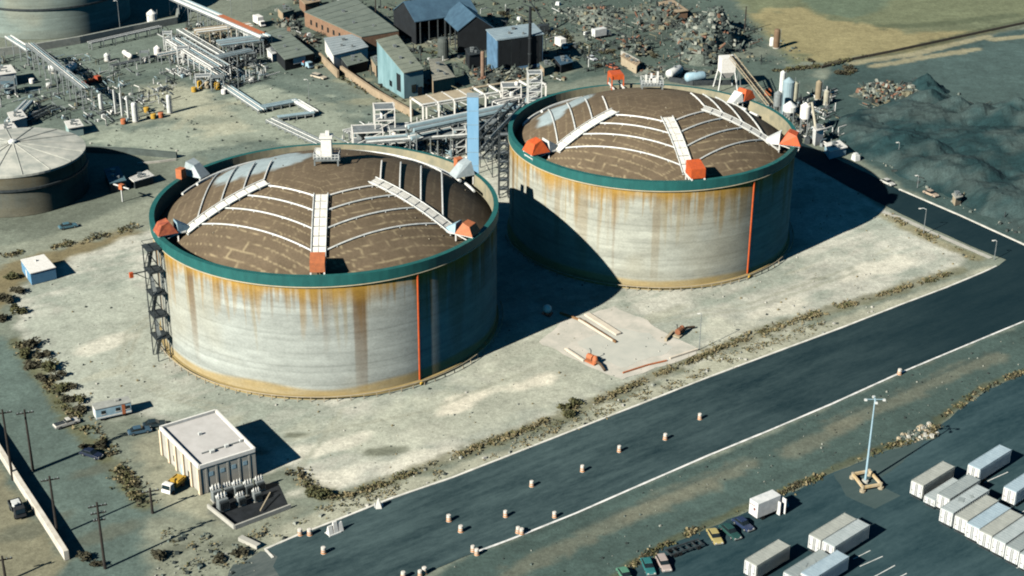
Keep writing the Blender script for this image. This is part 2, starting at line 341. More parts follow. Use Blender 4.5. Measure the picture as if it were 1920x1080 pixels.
# ---------------------------------------------------------------- roads, car park
def sheet(name, pts, z, mat, jit=.25, step=2.0):
    w = PP(pts); out = []
    for i in range(len(w)):
        a = Vector(w[i]); b = Vector(w[(i+1) % len(w)]); n = max(1, int((b-a).length/step)); nn = Vector((-(b-a).y, (b-a).x)).normalized()
        for k in range(n):
            q = a.lerp(b, k/n)+nn*((vnoise(i*7.7+k*.6, 3.3, 5)-.5)*2*jit+(random.random()-.5)*jit*.5); out.append((q.x, q.y))
    bm = bmesh.new(); vs = [bm.verts.new((p[0], p[1], z)) for p in out]; f = bm.faces.new(vs); f.normal_update()
    if f.normal.z < 0: f.normal_flip()
    bmesh.ops.triangulate(bm, faces=[f]); me = bpy.data.meshes.new(name); bm.to_mesh(me); bm.free(); me.materials.append(mat)
    o = bpy.data.objects.new(name, me); COL.objects.link(o); return struct(o)
def ASPH(name, c1, c2, rot, sc=.05, ramp=None):
    m, N, L, b = nt(name); tc = N.new('ShaderNodeTexCoord'); cur = None
    for (s, st, w_) in ((sc, (1, 6, 1), .42), (sc*.6, (1, 1.6, 1), .34), (.5, (1, 2.5, 1), .22), (3.0, (1, 1, 1), .14)):
        mp = N.new('ShaderNodeMapping'); mp.vector_type = 'TEXTURE'; mp.inputs['Rotation'].default_value = (0, 0, rot); mp.inputs['Scale'].default_value = (st[0], 1/st[1], 1)
        L.new(tc.outputs['Object'], mp.inputs['Vector']); n = N.new('ShaderNodeTexNoise'); n.inputs['Scale'].default_value = s; n.inputs['Detail'].default_value = 6; n.inputs['Roughness'].default_value = .6
        L.new(mp.outputs['Vector'], n.inputs['Vector']); mr = N.new('ShaderNodeMapRange'); mr.inputs['From Min'].default_value = .36; mr.inputs['From Max'].default_value = .64; mr.inputs['To Max'].default_value = w_
        L.new(n.outputs['Fac'], mr.inputs['Value'])
        if cur is None: cur = mr.outputs['Result']
        else:
            mx = N.new('ShaderNodeMath'); mx.operation = 'ADD'; L.new(cur, mx.inputs[0]); L.new(mr.outputs['Result'], mx.inputs[1]); cur = mx.outputs['Value']
    if ramp:   # the far stretch is darker
        sx = N.new('ShaderNodeSeparateXYZ'); L.new(tc.outputs['Object'], sx.inputs['Vector']); mr = N.new('ShaderNodeMapRange'); mr.inputs['From Min'].default_value = ramp[0]; mr.inputs['From Max'].default_value = ramp[1]; mr.inputs['To Min'].default_value = 1; mr.inputs['To Max'].default_value = ramp[2]
        L.new(sx.outputs['X'], mr.inputs['Value']); mx = N.new('ShaderNodeMath'); mx.operation = 'MULTIPLY'; L.new(cur, mx.inputs[0]); L.new(mr.outputs['Result'], mx.inputs[1]); cur = mx.outputs['Value']
    mc = N.new('ShaderNodeMix'); mc.data_type = 'RGBA'; L.new(cur, mc.inputs['Factor']); mc.inputs['A'].default_value = (*c2, 1); mc.inputs['B'].default_value = (*c1, 1)
    L.new(mc.outputs['Result'], b.inputs['Base Color']); b.inputs['Roughness'].default_value = .92; b.inputs['Specular IOR Level'].default_value = .12
    return m
UP = [(495, 1027), (560, 1003), (640, 972), (730, 936), (850, 895), (960, 852), (1185, 764), (1330, 707), (1440, 666), (1580, 614), (1690, 571), (1775, 539), (1845, 510)]
LOW = [(830, 1060), (890, 1036), (960, 1010), (1080, 962), (1185, 916), (1330, 853), (1440, 808), (1560, 757), (1690, 698), (1800, 652), (1930, 598), (2100, 525)]
road = sheet('road', UP+[(1872, 497), (1886, 487), (1860, 478), (1750, 430), (1690, 402), (1600, 355), (1500, 300), (1420, 250), (1440, 235), (1530, 280), (1600, 312), (1690, 357), (1800, 405), (1925, 462), (2100, 540)][:15]
             + [(1800, 405), (1925, 462), (2090, 470)]+LOW[::-1]+[(760, 1090), (700, 1200), (520, 1200), (530, 1090), (512, 1062), (520, 1044)], .0, ASPH('road_asphalt', (.062, .098, .10), (.003, .016, .022), RA, .05, (20, 110, .15)), .2)
lot = sheet('parking_lot', [(1110, 1110), (1245, 1026), (1365, 974), (1475, 925), (1565, 886), (1655, 846), (1750, 822), (1768, 790), (1856, 728), (1960, 685), (2300, 560), (2300, 1300), (1000, 1300)], .0,
            ASPH('car_park_asphalt', (.045, .082, .09), (.004, .022, .03), RA, .04), .5)
sheet('road_apron', [(492, 1030), (525, 1040), (535, 1060), (560, 1082), (560, 1200), (380, 1200), (415, 1082), (452, 1048)], -.02, ASPH('apron_asphalt', (.13, .15, .14), (.035, .055, .056), RA, .12), 1.3)
apron = sheet('lot_pad', [(1562, 888), (1655, 850), (1737, 822), (1720, 845), (1640, 905), (1690, 930), (1640, 955), (1585, 930)], .01, ASPH('pad_asphalt', (.06, .09, .088), (.035, .06, .06), RA, .1), .3)
# painted or concrete edge lines of the road
LINE = M('worn_white_line', (.95, .95, .9), (.55, .58, .55), .5, .8, lo=.35, hi=.55)
CURB = M('worn_kerb', (.95, .93, .84), (.6, .6, .52), .35, .9)
def ribbon(name, pts, w, h, mat, z=0.0):
    mb = MB(); q = [P(*p, z) for p in pts]; L_ = []; 
    for i, p in enumerate(q):
        d = (q[min(i+1, len(q)-1)]-q[max(i-1, 0)]); d.z = 0; d.normalize(); n = Vector((-d.y, d.x, 0)); ww = w*(.85+.3*random.random()); L_.append((p-n*ww/2, p+n*ww/2))
    vs = []; fs = []
    for a, b in L_: vs += [(a.x, a.y, z), (b.x, b.y, z), (a.x, a.y, z+h), (b.x, b.y, z+h)]
    for i in range(len(L_)-1):
        o = 4*i; fs += [(o+2, o+6, o+7, o+3), (o, o+4, o+6, o+2), (o+5, o+1, o+3, o+7)]
    fs += [(0, 2, 3, 1), (o+4, o+5, o+7, o+6)]
    mb.add(vs, fs); return struct(mb.build(name, mat))
def dens(pts, n=6): return [(a[0]+(b[0]-a[0])*k/n, a[1]+(b[1]-a[1])*k/n) for a, b in zip(pts[:-1], pts[1:]) for k in range(n)]+[pts[-1]]
ribbon('kerb', dens([(512, 1046), (497, 1030)]+UP[1:]+[(1868, 499)]), .5, .13, CURB)
ribbon('road_edge_line', dens(LOW[1:]), .5, .006, LINE, .006)
ribbon('kerb', dens([(1686, 355), (1800, 404), (1925, 461), (2000, 495)]), .7, .13, CURB)
ribbon('path', dens([(1655, 397), (1690, 409), (1750, 437), (1858, 484)]), 1.6, .02, CONC)
for a, b in (((1612, 1062), (1655, 1043)), ((1638, 1082), (1678, 1060)), ((1680, 1085), (1700, 1075)), ((1600, 1048), (1632, 1032)), ((1845, 905), (1890, 885)), ((1905, 965), (1925, 956)), ((1906, 1065), (1925, 1057))):
    ribbon('bay_line', dens([a, b], 3), .16, .004, LINE, .006)
# excavated pad between the tanks
SAND = M('sandy_concrete', (.8, .72, .58), (.62, .56, .45), .35, .95, bump=.05)
pad = sheet('concrete_pad', [(1008, 640), (1060, 600), (1150, 575), (1215, 600), (1240, 620), (1310, 652), (1308, 664), (1165, 713), (1130, 700)], -.03, M('dusty_pad', (.70, .66, .57), (.5, .5, .43), .22, .95), .6)
sheet('pit_floor', [(1080, 640), (1150, 615), (1215, 625), (1262, 650), (1250, 662), (1160, 692), (1120, 672)], -.015, M('silty_floor', (.62, .62, .54), (.5, .52, .46), .15, .95), 1.2)
# spoil heap
def heap(name, poly, peaks, mat, c0, c1, step=1.2, rough=1.0, seed=5):
    w = PP(poly); xs = [p[0] for p in w]; ys = [p[1] for p in w]
    ax = np.arange(min(xs)-2, max(xs)+2, step); ay = np.arange(min(ys)-2, max(ys)+2, step); HX, HY = np.meshgrid(ax, ay); hx, hy = HX.ravel(), HY.ravel()
    d = polydist(hx, hy, w)+(fbm(hx/8, hy/8, seed)-.5)*8; z = np.zeros_like(hx)
    for (px, py, hh, rr) in peaks:
        p = P(px, py); z = np.maximum(z, hh*np.clip(1-np.hypot(hx-p.x, hy-p.y)/rr, 0, 1)**.9)
    z = z*sstep(-1, 9, d)+(fbm(hx/6, hy/6, seed+1)-.5)*1.5*rough*sstep(0, 6, d)+(fbm(hx/2, hy/2, seed+2)-.5)*.6*rough*sstep(0, 4, d)+.25*sstep(0, 3, d)
    z = z-.3; nx, ny = len(ax), len(ay); ii = np.arange(nx*ny).reshape(ny, nx)
    F = np.stack([ii[:-1, :-1], ii[:-1, 1:], ii[1:, 1:], ii[1:, :-1]], -1).reshape(-1, 4); F = F[(z[F] > -.2).any(1)]
    me = bpy.data.meshes.new(name); me.from_pydata(np.stack([hx, hy, z], -1).tolist(), [], F.tolist()); me.materials.append(mat)
    o = bpy.data.objects.new(name, me); COL.objects.link(o)
    m = sstep(.35, .68, fbm(hx/10, hy/10, seed+8)+.15*(fbm(hx/2.5, hy/2.5, seed+9)-.5))[:, None]; setcol(o, np.array(c0)*(1-m)+np.array(c1)*m); return o
HEAPM = AM('spoil_earth', [(.06, .7, 1.35, (1, 2.2, 1), .6), (.4, .8, 1.2, (1, 1, 1), 0), (2.5, .7, 1.3, (1, 1, 1), 0)], .95, .08)
struct(heap('hill', [(1545, 225), (1640, 195), (1700, 160), (1725, 130), (1800, 190), (1920, 200), (2150, 190), (2150, 470), (1940, 445), (1800, 385), (1680, 325), (1560, 262)],
     [(1620, 250, 3.5, 22), (1665, 268, 4.5, 12), (1700, 285, 5, 26), (1745, 300, 7, 14), (1790, 330, 6, 26), (1835, 345, 7, 13), (1880, 385, 5.5, 24), (1760, 235, 6, 30), (1740, 205, 7, 12), (1790, 225, 8.5, 14), (1835, 240, 9, 15), (1880, 250, 9.5, 16), (1925, 262, 10, 17), (1860, 290, 7, 34), (1960, 300, 9, 40), (2050, 380, 8, 40), (1735, 172, 6.5, 12), (1765, 188, 6, 10), (1905, 222, 7, 14), (1660, 215, 3, 14), (1700, 235, 5, 13)],
     HEAPM, (.012, .033, .036), (.04, .062, .06), 1.0, 1.7))
# ---------------------------------------------------------------- the storage tanks
TANKM = AM('streaked_concrete', [(.25, .86, 1.12, (1, 1, 2.5), 0), (1.8, .86, 1.14, (1, 1, 1.6), 0)], .9, .006)
DOMEM = AM('weathered_brown_roof', [(.3, .85, 1.15, (1, 1, 1), 0), (2.0, .84, 1.16, (1, 1, 1), 0)], .9, .03)
RIMM = M('green_rim', (.022, .15, .14), (.016, .11, .105), .5, .6, stretch=(1, 1, .4))
RIMIN = M('rim_inner_face', (.4, .36, .24), (.25, .25, .18), .4, .8)
def wall_mesh(name, R0, H, parent, seed, tint=1.0, rust=1.0, conc=(.325, .35, .315), quarter_streaks=True):
    nt_ = 1150; nz = max(8, int(H/.35)); th = np.linspace(0, 2*PI, nt_, endpoint=False); zz = np.linspace(0, H, nz)
    T, Zz = np.meshgrid(th, zz); t = T.ravel(); z = Zz.ravel()
    rr = R0+0*z
    v = np.stack([rr*np.cos(t), rr*np.sin(t), z], -1)
    ii = np.arange(nt_*nz).reshape(nz, nt_); jj = np.roll(ii, -1, 1)
    F = np.stack([ii[:-1], jj[:-1], jj[1:], ii[1:]], -1).reshape(-1, 4)
    me = bpy.data.meshes.new(name); me.from_pydata(v.tolist(), [], F.tolist()); me.materials.append(TANKM)
    me.polygons.foreach_set('use_smooth', [True]*len(F))
    o = bpy.data.objects.new(name, me); COL.objects.link(o); o.parent = parent
    s = t*R0; d = H-z; c = np.tile(np.array(conc), (t.size, 1))*tint
    c *= (.78+.44*fbm(s/11, z/1.3, seed+3, 4))[:, None]; c *= (.88+.2*vnoise(s*0+seed, np.floor(z/1.55)*3.7, seed+4))[:, None]
    c *= (1-.24*np.exp(-((z/1.55) % 1)*9))[:, None]
    # slow ochre wash
    w = fbm(s/18, z/14, seed+5, 3); a = sstep(.45, .75, w)[:, None]*.35; c = c*(1-a)+np.array((.28, .255, .175))*a
    # rust runs from the rim
    for k, (f, thr, ln, cc, kk) in enumerate(((.9, .52, 13, (.26, .145, .018), .9), (.55, .6, 17, (.23, .155, .04), .7), (1.25, .5, 5.5, (.30, .18, .03), .8), (1.9, .5, 9, (.16, .085, .014), .8), (.3, .66, 24, (.17, .105, .03), .55), (.25, .74, 30, (.12, .065, .02), .9))):
        s_ = s+.25*(fbm(s/3, z/5, seed+40+k)-.5); n = vnoise(s_*f, 0*s, seed+10+k)*.75+.25*vnoise(s_*f*2.7, 0*s+9, seed+20+k)
        length = ln*(.25+1.0*vnoise(s*f*.8, 0*s+5, seed+30+k)); a = sstep(thr, thr+.07, n)*np.clip(1-d/length, 0, 1)**.8*kk*rust
        c = c*(1-a[:, None])+np.array(cc)*a[:, None]
    a = np.clip(1-(d-2.1)/(1.8+4.5*vnoise(s/7, 0*s, seed+6)), 0, 1)*.9*(.6+.5*vnoise(s/4.0, 0*s+2, seed+7))*rust; c = c*(1-a[:, None])+np.array((.36, .21, .035))*a[:, None]
    # splash band at the foot
    hgt = 1.5+1.8*vnoise(s/16, 0*s, seed+8); a = sstep(hgt+.6, hgt-.4, z)*.9*min(1, rust)*(.55+.45*fbm(s/6, z/2, seed+9)); c = c*(1-a[:, None])+np.array((.34, .235, .07))*a[:, None]
    # dark runs on one quarter of the wall
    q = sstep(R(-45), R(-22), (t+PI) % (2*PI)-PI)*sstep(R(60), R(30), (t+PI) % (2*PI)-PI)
    if quarter_streaks:
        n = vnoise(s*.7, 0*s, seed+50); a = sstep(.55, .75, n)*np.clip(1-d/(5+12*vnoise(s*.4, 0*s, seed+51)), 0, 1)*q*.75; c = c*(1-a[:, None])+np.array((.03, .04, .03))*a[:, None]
    setcol(o, c); return o
def tube_path(mb, f, n, r, k=6, mi=0): mb.tube([f(i/n) for i in range(n+1)], r, k, mi)
def storage_tank(name, label, cx, cy, R0, H, rise, seed, boxmat, spec):
    T = thing(name, label, 'storage tank', (cx, cy, 0), 0, 'the pair of domed tanks')
    wall_mesh('wall', R0, H, T, seed, 1.0, *spec.get('wall', (1.0,)))
    mb = MB(); ring = []; n = 128; r0, r1, za, zb = R0+.4, R0-.75, H-2.2, H+.12
    prof = [(R0+.02, za), (r0, za), (r0, zb), (r1, zb), (r1, H-6.5), (R0-1.0, H-6.5)]
    vs = [(r*math.cos(k*2*PI/n), r*math.sin(k*2*PI/n), z) for (r, z) in prof for k in range(n)]
    for i in range(len(prof)-1): mb.add([], [], 0); mb.f += [(i*n+k, i*n+(k+1) % n, (i+1)*n+(k+1) % n, (i+1)*n+k) for k in range(n)]; mb.m += [1 if i == 3 else 0]*n
    mb.v = vs; mb.build('rim', [RIMM, RIMIN], T, world=False)
    mb = MB(); tube_path(mb, lambda u: ((R0+.3)*math.cos(u*2*PI), (R0+.3)*math.sin(u*2*PI), H-2.4), 128, .16, 6); mb.build('rim_flashing', M('cream_flashing', (.6, .53, .36), None, .3), T, world=False)
    # dome: part of a sphere
    Rd, zd = R0-1.9, H-3.2; rise = rise+.9; rs = (Rd*Rd+rise*rise)/(2*rise); zc = zd+rise-rs
    def dz(r): return zc+math.sqrt(max(rs*rs-r*r, 0))
    nr, na = 110, 420; rad = np.linspace(0.01, Rd+1.5, nr); aa = np.linspace(0, 2*PI, na, endpoint=False); RR, AA = np.meshgrid(rad, aa, indexing='ij')
    x, y = (RR*np.cos(AA)).ravel(), (RR*np.sin(AA)).ravel(); z = zc+np.sqrt(np.maximum(rs*rs-x*x-y*y, 0))
    ii = np.arange(nr*na).reshape(nr, na); jj = np.roll(ii, -1, 1); F = np.stack([ii[:-1], ii[1:], jj[1:], jj[:-1]], -1).reshape(-1, 4)
    me = bpy.data.meshes.new('dome_roof'); me.from_pydata(np.stack([x, y, z], -1).tolist(), [], F.tolist()); me.materials.append(DOMEM); me.polygons.foreach_set('use_smooth', [True]*len(F))
    o = bpy.data.objects.new('dome_roof', me); COL.objects.link(o); o.parent = T
    c = np.tile(np.array((.112, .086, .056)), (x.size, 1)); c *= (.8+.4*fbm(x/6, y/6, seed+60))[:, None]
    # plate seams: courses laid in six sectors
    a6 = np.floor((np.arctan2(y, x)+PI/2)/(PI/3)); mid = a6*PI/3-PI/2+PI/6; u = x*np.cos(mid)+y*np.sin(mid); v = -x*np.sin(mid)+y*np.cos(mid)
    wob = .35*(fbm(x/4, y/4, seed+61)-.5); row = np.floor(u/2.3); lu = np.abs((u+wob)/2.3 % 1-.5)*2.3; lv = np.abs((v+wob+row*2.9)/6.5 % 1-.5)*6.5
    br = fbm(x/5+row, y/5, seed+62); seam = np.maximum(sstep(.96, 1.12, lu)*sstep(.22, .5, br), sstep(3.06, 3.22, lv)*sstep(.25, .55, br))
    q = sstep(.2, .7, -y/R0+.35*fbm(x/12, y/12, seed+63)); a = (seam*.62*(.4+.6*q))[:, None]; c = c*(1-a)+np.array((.34, .28, .17))*a
    for (aang, ar, w_) in spec['bare']:
        px, py = ar*math.cos(R(aang)), ar*math.sin(R(aang)); d = np.hypot((x-px)*math.cos(R(aang))+(y-py)*math.sin(R(aang)), .55*(-(x-px)*math.sin(R(aang))+(y-py)*math.cos(R(aang))))
        a = sstep(w_+.8, w_-.8, d+2.5*(fbm(x/3, y/3, seed+64)-.5))[:, None]; c = c*(1-a)+np.array((.27, .33, .34))*a
    a = (sstep(Rd-5.0, Rd-2.2, np.hypot(x, y))*sstep(.15, .75, y/R0))[:, None]*spec['ringpale']; c = c*(1-a)+np.array((.42, .44, .40))*a
    setcol(o, c)
    # draped chord pipes between the walkways
    lads = spec['ladders']
    def on(r, a, h=.0): return Vector((r*math.cos(a), r*math.sin(a), dz(r)+h))
    for (i0, i1) in spec['sectors']:
        a0, a1 = R(i0), R(i1)
        for r in spec['chords']:
            p, q = Vector((r*math.cos(a0), r*math.sin(a0))), Vector((r*math.cos(a1), r*math.sin(a1))); pts = []
            for k in range(15):
                w = p.lerp(q, k/14); pts.append((w.x, w.y, dz(w.length)+.32))
            mb = MB(); mb.tube(pts, .2, 6)
            for k in (2, 5, 9, 12): mb.box((pts[k][0], pts[k][1], pts[k][2]-.6), (.3, .3, .55))
            mb.build('roof_pipe', PIPEW if r != spec['chords'][0] else WHITE, T, world=False)
    for (rr, a0, a1, w) in spec['rings']:
        mb = MB(); tube_path(mb, lambda u: on(rr, R(a0+(a1-a0)*u), .5), 48, w, 6); mb.build('ring_pipe', PIPEW, T, world=False)
    # radial walkways
    for (a, ra, rb, kind) in lads:
        a = R(a); mb = MB(); d = Vector((math.cos(a), math.sin(a), 0)); nrm = Vector((-d.y, d.x, 0)); wid = 3.1
        for s_ in (-1, 1): mb.tube([on(ra+(rb-ra)*k/12, a, .75)+nrm*(s_*wid/2) for k in range(13)], .13, 5, 1)
        L_ = rb-ra; m = max(3, int(L_/2.35))
        for k in range(m):
            ua, ub = ra+L_*(k+.07)/m, ra+L_*(k+.93)/m
            for (s0, s1) in ((-.5, -.02), (.02, .5)) if kind else ((-.5, .5),):
                lo = [on(r, a, .42)+nrm*(s*wid) for r, s in ((ua, s0), (ub, s0), (ub, s1), (ua, s1))]; hi = [p+Vector((0, 0, .14)) for p in lo]
                mb.hull([lo[0], lo[3], lo[2], lo[1]][::-1] if False else lo, hi, 0)
            mb.bar(on(ub+.12, a, .3)-nrm*wid*.52, on(ub+.12, a, .3)+nrm*wid*.52, .2, .2, 1)
        mb.build('roof_walkway', [M('walkway_grating', (.95, .93, .84), (.7, .69, .62), 1.1, .7), PIPEW], T, world=False)
    # hoist cabins on white trestles at the rim
    for (a, rr, w, kind, shade) in spec['cabins']:
        a = R(a); d = Vector((math.cos(a), math.sin(a), 0)); nrm = Vector((-d.y, d.x, 0)); zb = H+.5; o_ = d*rr
        B = MB(); hw = w/2; L2 = w*.62
        def q(u, v, z): return o_+d*u+nrm*v+Vector((0, 0, zb+z))
        if kind == 'box':
            B.hull([q(L2, -hw, 0), q(L2, hw, 0), q(-L2, hw, 0), q(-L2, -hw, 0)], [q(L2, -hw, w*.68), q(L2, hw, w*.68), q(-L2, hw, w*.92), q(-L2, -hw, w*.92)])
        elif kind == 'wedge':
            B.hull([q(L2*1.2, -hw*1.2, 0), q(L2*1.2, hw*1.2, 0), q(-L2, hw*1.2, 0), q(-L2, -hw*1.2, 0)], [q(L2*.7, -hw*.9, w*.62), q(L2*.7, hw*.9, w*.62), q(-L2*.2, hw*.7, w*.8), q(-L2*.2, -hw*.7, w*.8)])
        else:
            for (u, v) in ((L2, -hw), (L2, hw), (-L2, hw), (-L2, -hw)): B.bar(q(u, v, -1), q(u, v, w*.9), .35)
            B.hull([q(L2, -hw, w*.55), q(L2, hw, w*.55), q(-L2, hw, w*.55), q(-L2, -hw, w*.55)], [q(L2, -hw, w), q(L2, hw, w), q(-L2, hw, w), q(-L2, -hw, w)])
        cab = B.build('hoist_cabin', shade, T, world=False)
        G = MB()
        for (u, v) in ((L2, -hw*.9), (L2, hw*.9), (-L2, hw*.9), (-L2, -hw*.9)): G.bar(q(u, v, -.02), Vector((q(u, v, 0).x, q(u, v, 0).y, max(dz(min(q(u, v, 0).xy.length, Rd)), H-3) if q(u, v, 0).xy.length < R0-.8 else H)), .28)
        for v in (-hw*.9, hw*.9): G.bar(q(L2*1.15, v, -.2), q(-L2*1.9, v, -.2), .32, .32); G.bar(q(L2, v, -1.6), q(-L2, v, -.3), .18)
        G.bar(q(L2, -hw, -1.2), q(L2, hw, -1.2), .2)
        G.build('trestle', WHITE, cab, world=False)
        if kind in ('wedge', 'hood'):
            K = MB(); lo = [q(-L2*1.02, -hw*1.1, -.1), q(-L2*1.02, hw*1.1, -.1), q(-L2*3.0, hw*.55, -.8), q(-L2*3.0, -hw*.55, -.8)]
            hi = [q(-L2*1.02, -hw*.8, w*.66), q(-L2*1.02, hw*.8, w*.66), q(-L2*2.7, hw*.4, .1), q(-L2*2.7, -hw*.4, .1)]; K.hull(lo, hi); K.build('hood', BLUEW if shade is not ORANGE else PIPEW, cab, world=False)
    for (a, rr, w) in spec['hoods']:
        a = R(a); d = Vector((math.cos(a), math.sin(a), 0)); nrm = Vector((-d.y, d.x, 0)); K = MB()
        def q(u, v, z): return d*(rr+u)+nrm*v+Vector((0, 0, H+z))
        K.hull([q(w*.6, -w*.6, 0), q(w*.6, w*.6, 0), q(-w*.9, w*.5, 0), q(-w*.9, -w*.5, 0)], [q(w*.4, -w*.45, w), q(w*.4, w*.45, w), q(-w*.2, w*.35, w*.8), q(-w*.2, -w*.35, w*.8)])
        h_ = K.build('vent_hood', M('hood_sheet', (.55, .62, .63), (.4, .48, .5), .8, .5, .2), T, world=False)
        K = MB()
        for (u, v) in ((w*.5, -w*.5), (w*.5, w*.5), (-w*.7, w*.4), (-w*.7, -w*.4)): K.bar(q(u, v, .02), q(u, v, -2.4), .25)
        K.build('trestle', WHITE, h_, world=False)
        K = MB(); K.box(tuple(q(w*.3, w*1.15, .2)), (w*.5, w*.5, w*.7), a); K.build('valve_box', FORANGE, h_, world=False)
    # apex platform with its instrument tower
    px, py, big = spec['apex']; zt = dz(math.hypot(px, py)); A = MB()
    A.box((px, py, zt+1.2), (6.0, 4.6, .45), .1)
    for (u, v) in ((-2.7, -2), (2.7, -2), (2.7, 2), (-2.7, 2)): A.box((px+u, py+v, zt-.5), (.35, .35, 1.75))
    ap = A.build('apex_platform', STEEL, T, world=False); A = MB()
    for u in np.linspace(-2.9, 2.9, 8): A.bar((px+u, py-2.2, zt+1.66), (px+u, py-2.2, zt+2.8), .12); A.bar((px+u, py+2.2, zt+1.66), (px+u, py+2.2, zt+2.8), .12)
    for v in (-2.2, 2.2): A.bar((px-2.9, v+py, zt+2.8), (px+2.9, v+py, zt+2.8), .13); A.bar((px-2.9, v+py, zt+2.2), (px+2.9, v+py, zt+2.2), .1)
    [A.bar((px+u, py-2.2, zt+2.8), (px+u, py+2.2, zt+2.8), .12) for u in (-2.9, 2.9)]; A.build('railing', PIPEW, ap, world=False); A = MB()
    if big:
        A.box((px, py, zt+1.7), (2.4, 2.0, 4.6)); A.box((px, py, zt+6.3), (3.0, 2.6, .5)); A.box((px-1.9, py, zt+1.7), (1.2, 1.6, 1.5)); A.box((px+.3, py, zt+6.82), (.9, .8, 1.0))
    else:
        for u in (-1.6, -.2, 1.5): A.box((px+u, py, zt+1.7), (.5, .6, 2.6+u*.3))
        A.box((px+.3, py+.3, zt+1.7), (2.2, 1.2, 1.2))
    A.build('instrument_tower', WHITE, ap, world=False)
    # orange riser on the wall
    for a in spec['risers']:
        a = R(a); mb = MB(); mb.tube([((R0+.17)*math.cos(a), (R0+.17)*math.sin(a), z) for z in (.9, H*.5, H-2.3)], .21, 8); r_ = mb.build('riser_pipe', ORANGE, T, world=False)
        mb = MB(); mb.lathe(((R0+.9)*math.cos(a), (R0+.9)*math.sin(a), 0), [(.38, 0), (.38, .5), (.24, .6), (.24, .92)], 10); mb.build('valve', YELL, r_, world=False)
    # fire main on short stands round the foot
    mb = MB(); tube_path(mb, lambda u: ((R0+1.5)*math.cos(R(190+180*u)), (R0+1.5)*math.sin(R(190+180*u)), 1.1), 72, .12, 6)
    for k in range(46):
        a = R(190+180*k/45); mb.box(((R0+1.5)*math.cos(a), (R0+1.5)*math.sin(a), -.15), (.16, .16, 1.2), a)
    mb.build('foot_pipe', TAN, T, world=False)
    n = 96; mb = MB(); vs = []
    for (r, z) in ((R0-.2, -.2), (R0+.55, -.2), (R0+.55, .7), (R0-.2, .75)): vs += [(r*math.cos(k*2*PI/n), r*math.sin(k*2*PI/n), z) for k in range(n)]
    mb.add(vs, [(i*n+k, i*n+(k+1) % n, (i+1)*n+(k+1) % n, (i+1)*n+k) for i in range(3) for k in range(n)]); mb.build('plinth', M('rusty_plinth', (.45, .34, .14), (.36, .28, .13), .3), T, world=False)
    # debris on the roof
    rnd = random.Random(seed); mb = MB()
    for k in range(26):
        r, a = Rd*math.sqrt(rnd.random())*.95, rnd.random()*2*PI; mb.box((r*math.cos(a), r*math.sin(a), dz(r)-.05), (rnd.uniform(.15, .5), rnd.uniform(.15, .4), .2), a)
    w = mb.build('roof_litter', M('litter', (.4, .34, .24), (.08, .07, .05), .2), T, world=False); w['kind'] = 'stuff'
    return T, dz
A1x, A1y, A2x, A2y = -43.68, 345.11, 36.78, 399.56
T1, dz1 = storage_tank('storage_tank', 'nearer rust streaked concrete tank with brown domed roof and stair tower on its side', A1x, A1y, 40.0, 29.4, 11.5, 100, FORANGE,
    dict(ladders=[(-86.5, 14, 32.5, 1), (-27, 13.0, 34.3, 1), (-150, 14, 34, 0)], sectors=[(-150, -86.5), (-86.5, -27), (-27, 33), (-150, -210)], chords=[15.2, 20.3, 25.8, 31.5],
         rings=[(35.0, 28, 158, .42), (31.5, 33, 100, .22), (36.6, 20, 165, .34)], bare=[(150, 16, 5.0), (157, 22.5, 5.0), (141, 11.5, 3.6)], ringpale=.35,
         cabins=[(-86.3, 37.0, 3.2, 'box', FORANGE), (-27, 37.6, 3.3, 'wedge', FORANGE), (-152, 38.0, 3.4, 'wedge', M('deep_red_orange', (.5, .14, .06), (.25, .06, .04), 1))], hoods=[(32, 37.2, 3.5), (151.5, 38.4, 3.5)], apex=(0.5, 3.0, True), risers=[-54.6], wall=(1.1, (.325, .352, .322))))  # left cabin gets a darker, redder orange
T2, dz2 = storage_tank('storage_tank', 'farther concrete tank with brown domed roof and bright orange cabins on its rim', A2x, A2y, 37.7, 28.8, 10.5, 300, ORANGE,
    dict(ladders=[(-78, 12, 32, 1), (-18, 13, 34, 0), (-146, 12.5, 31, 0)], sectors=[(-146, -78), (-78, -18), (-18, 42), (-146, -206)], chords=[14.5, 19.5, 24.8, 30.3],
         rings=[(33.5, 35, 150, .42), (35.2, 30, 165, .4), (31.5, 50, 110, .2)], bare=[(168, 27, 4.0), (150, 22, 3.5), (60, 26, 2.5)], ringpale=.75,
         cabins=[(-77, 35.2, 3.6, 'box', ORANGE), (-17, 36.4, 4.0, 'wedge', ORANGE), (-149.5, 35.6, 4.0, 'wedge', ORANGE), (42, 36.6, 3.6, 'wedge', ORANGE), (102, 37.0, 3.4, 'frame', ORANGE)], hoods=[], wall=(1.08, (.325, .34, .292)), apex=(0.6, 14.0, False), risers=[-52.2]))
# stair tower clamped to the near tank
Q = thing('stair_tower', 'dark steel stair tower against the left side of the nearer tank', 'stair tower', (A1x+42.0*math.cos(R(210)), A1y+42.0*math.sin(R(210)), 0), 0)
o = Q.location; ca = R(210); d = Vector((math.cos(ca), math.sin(ca), 0)); nn = Vector((-d.y, d.x, 0)); mb = MB(); Ht = 27.5
for (u, v) in ((-1.3, -1.9), (-1.3, 1.9), (1.6, -1.9), (1.6, 1.9)): mb.bar(o+d*u+nn*v, o+d*u+nn*v+Vector((0, 0, Ht)), .22)
for k in range(5):
    z0 = Ht*k/5; z1 = Ht*(k+1)/5
    for (a, b) in (((-1.3, -1.9), (1.6, -1.9)), ((1.6, -1.9), (1.6, 1.9)), ((-1.3, 1.9), (1.6, 1.9))): mb.bar(o+d*a[0]+nn*a[1]+Vector((0, 0, z0+.1)), o+d*b[0]+nn*b[1]+Vector((0, 0, z1)), .13)
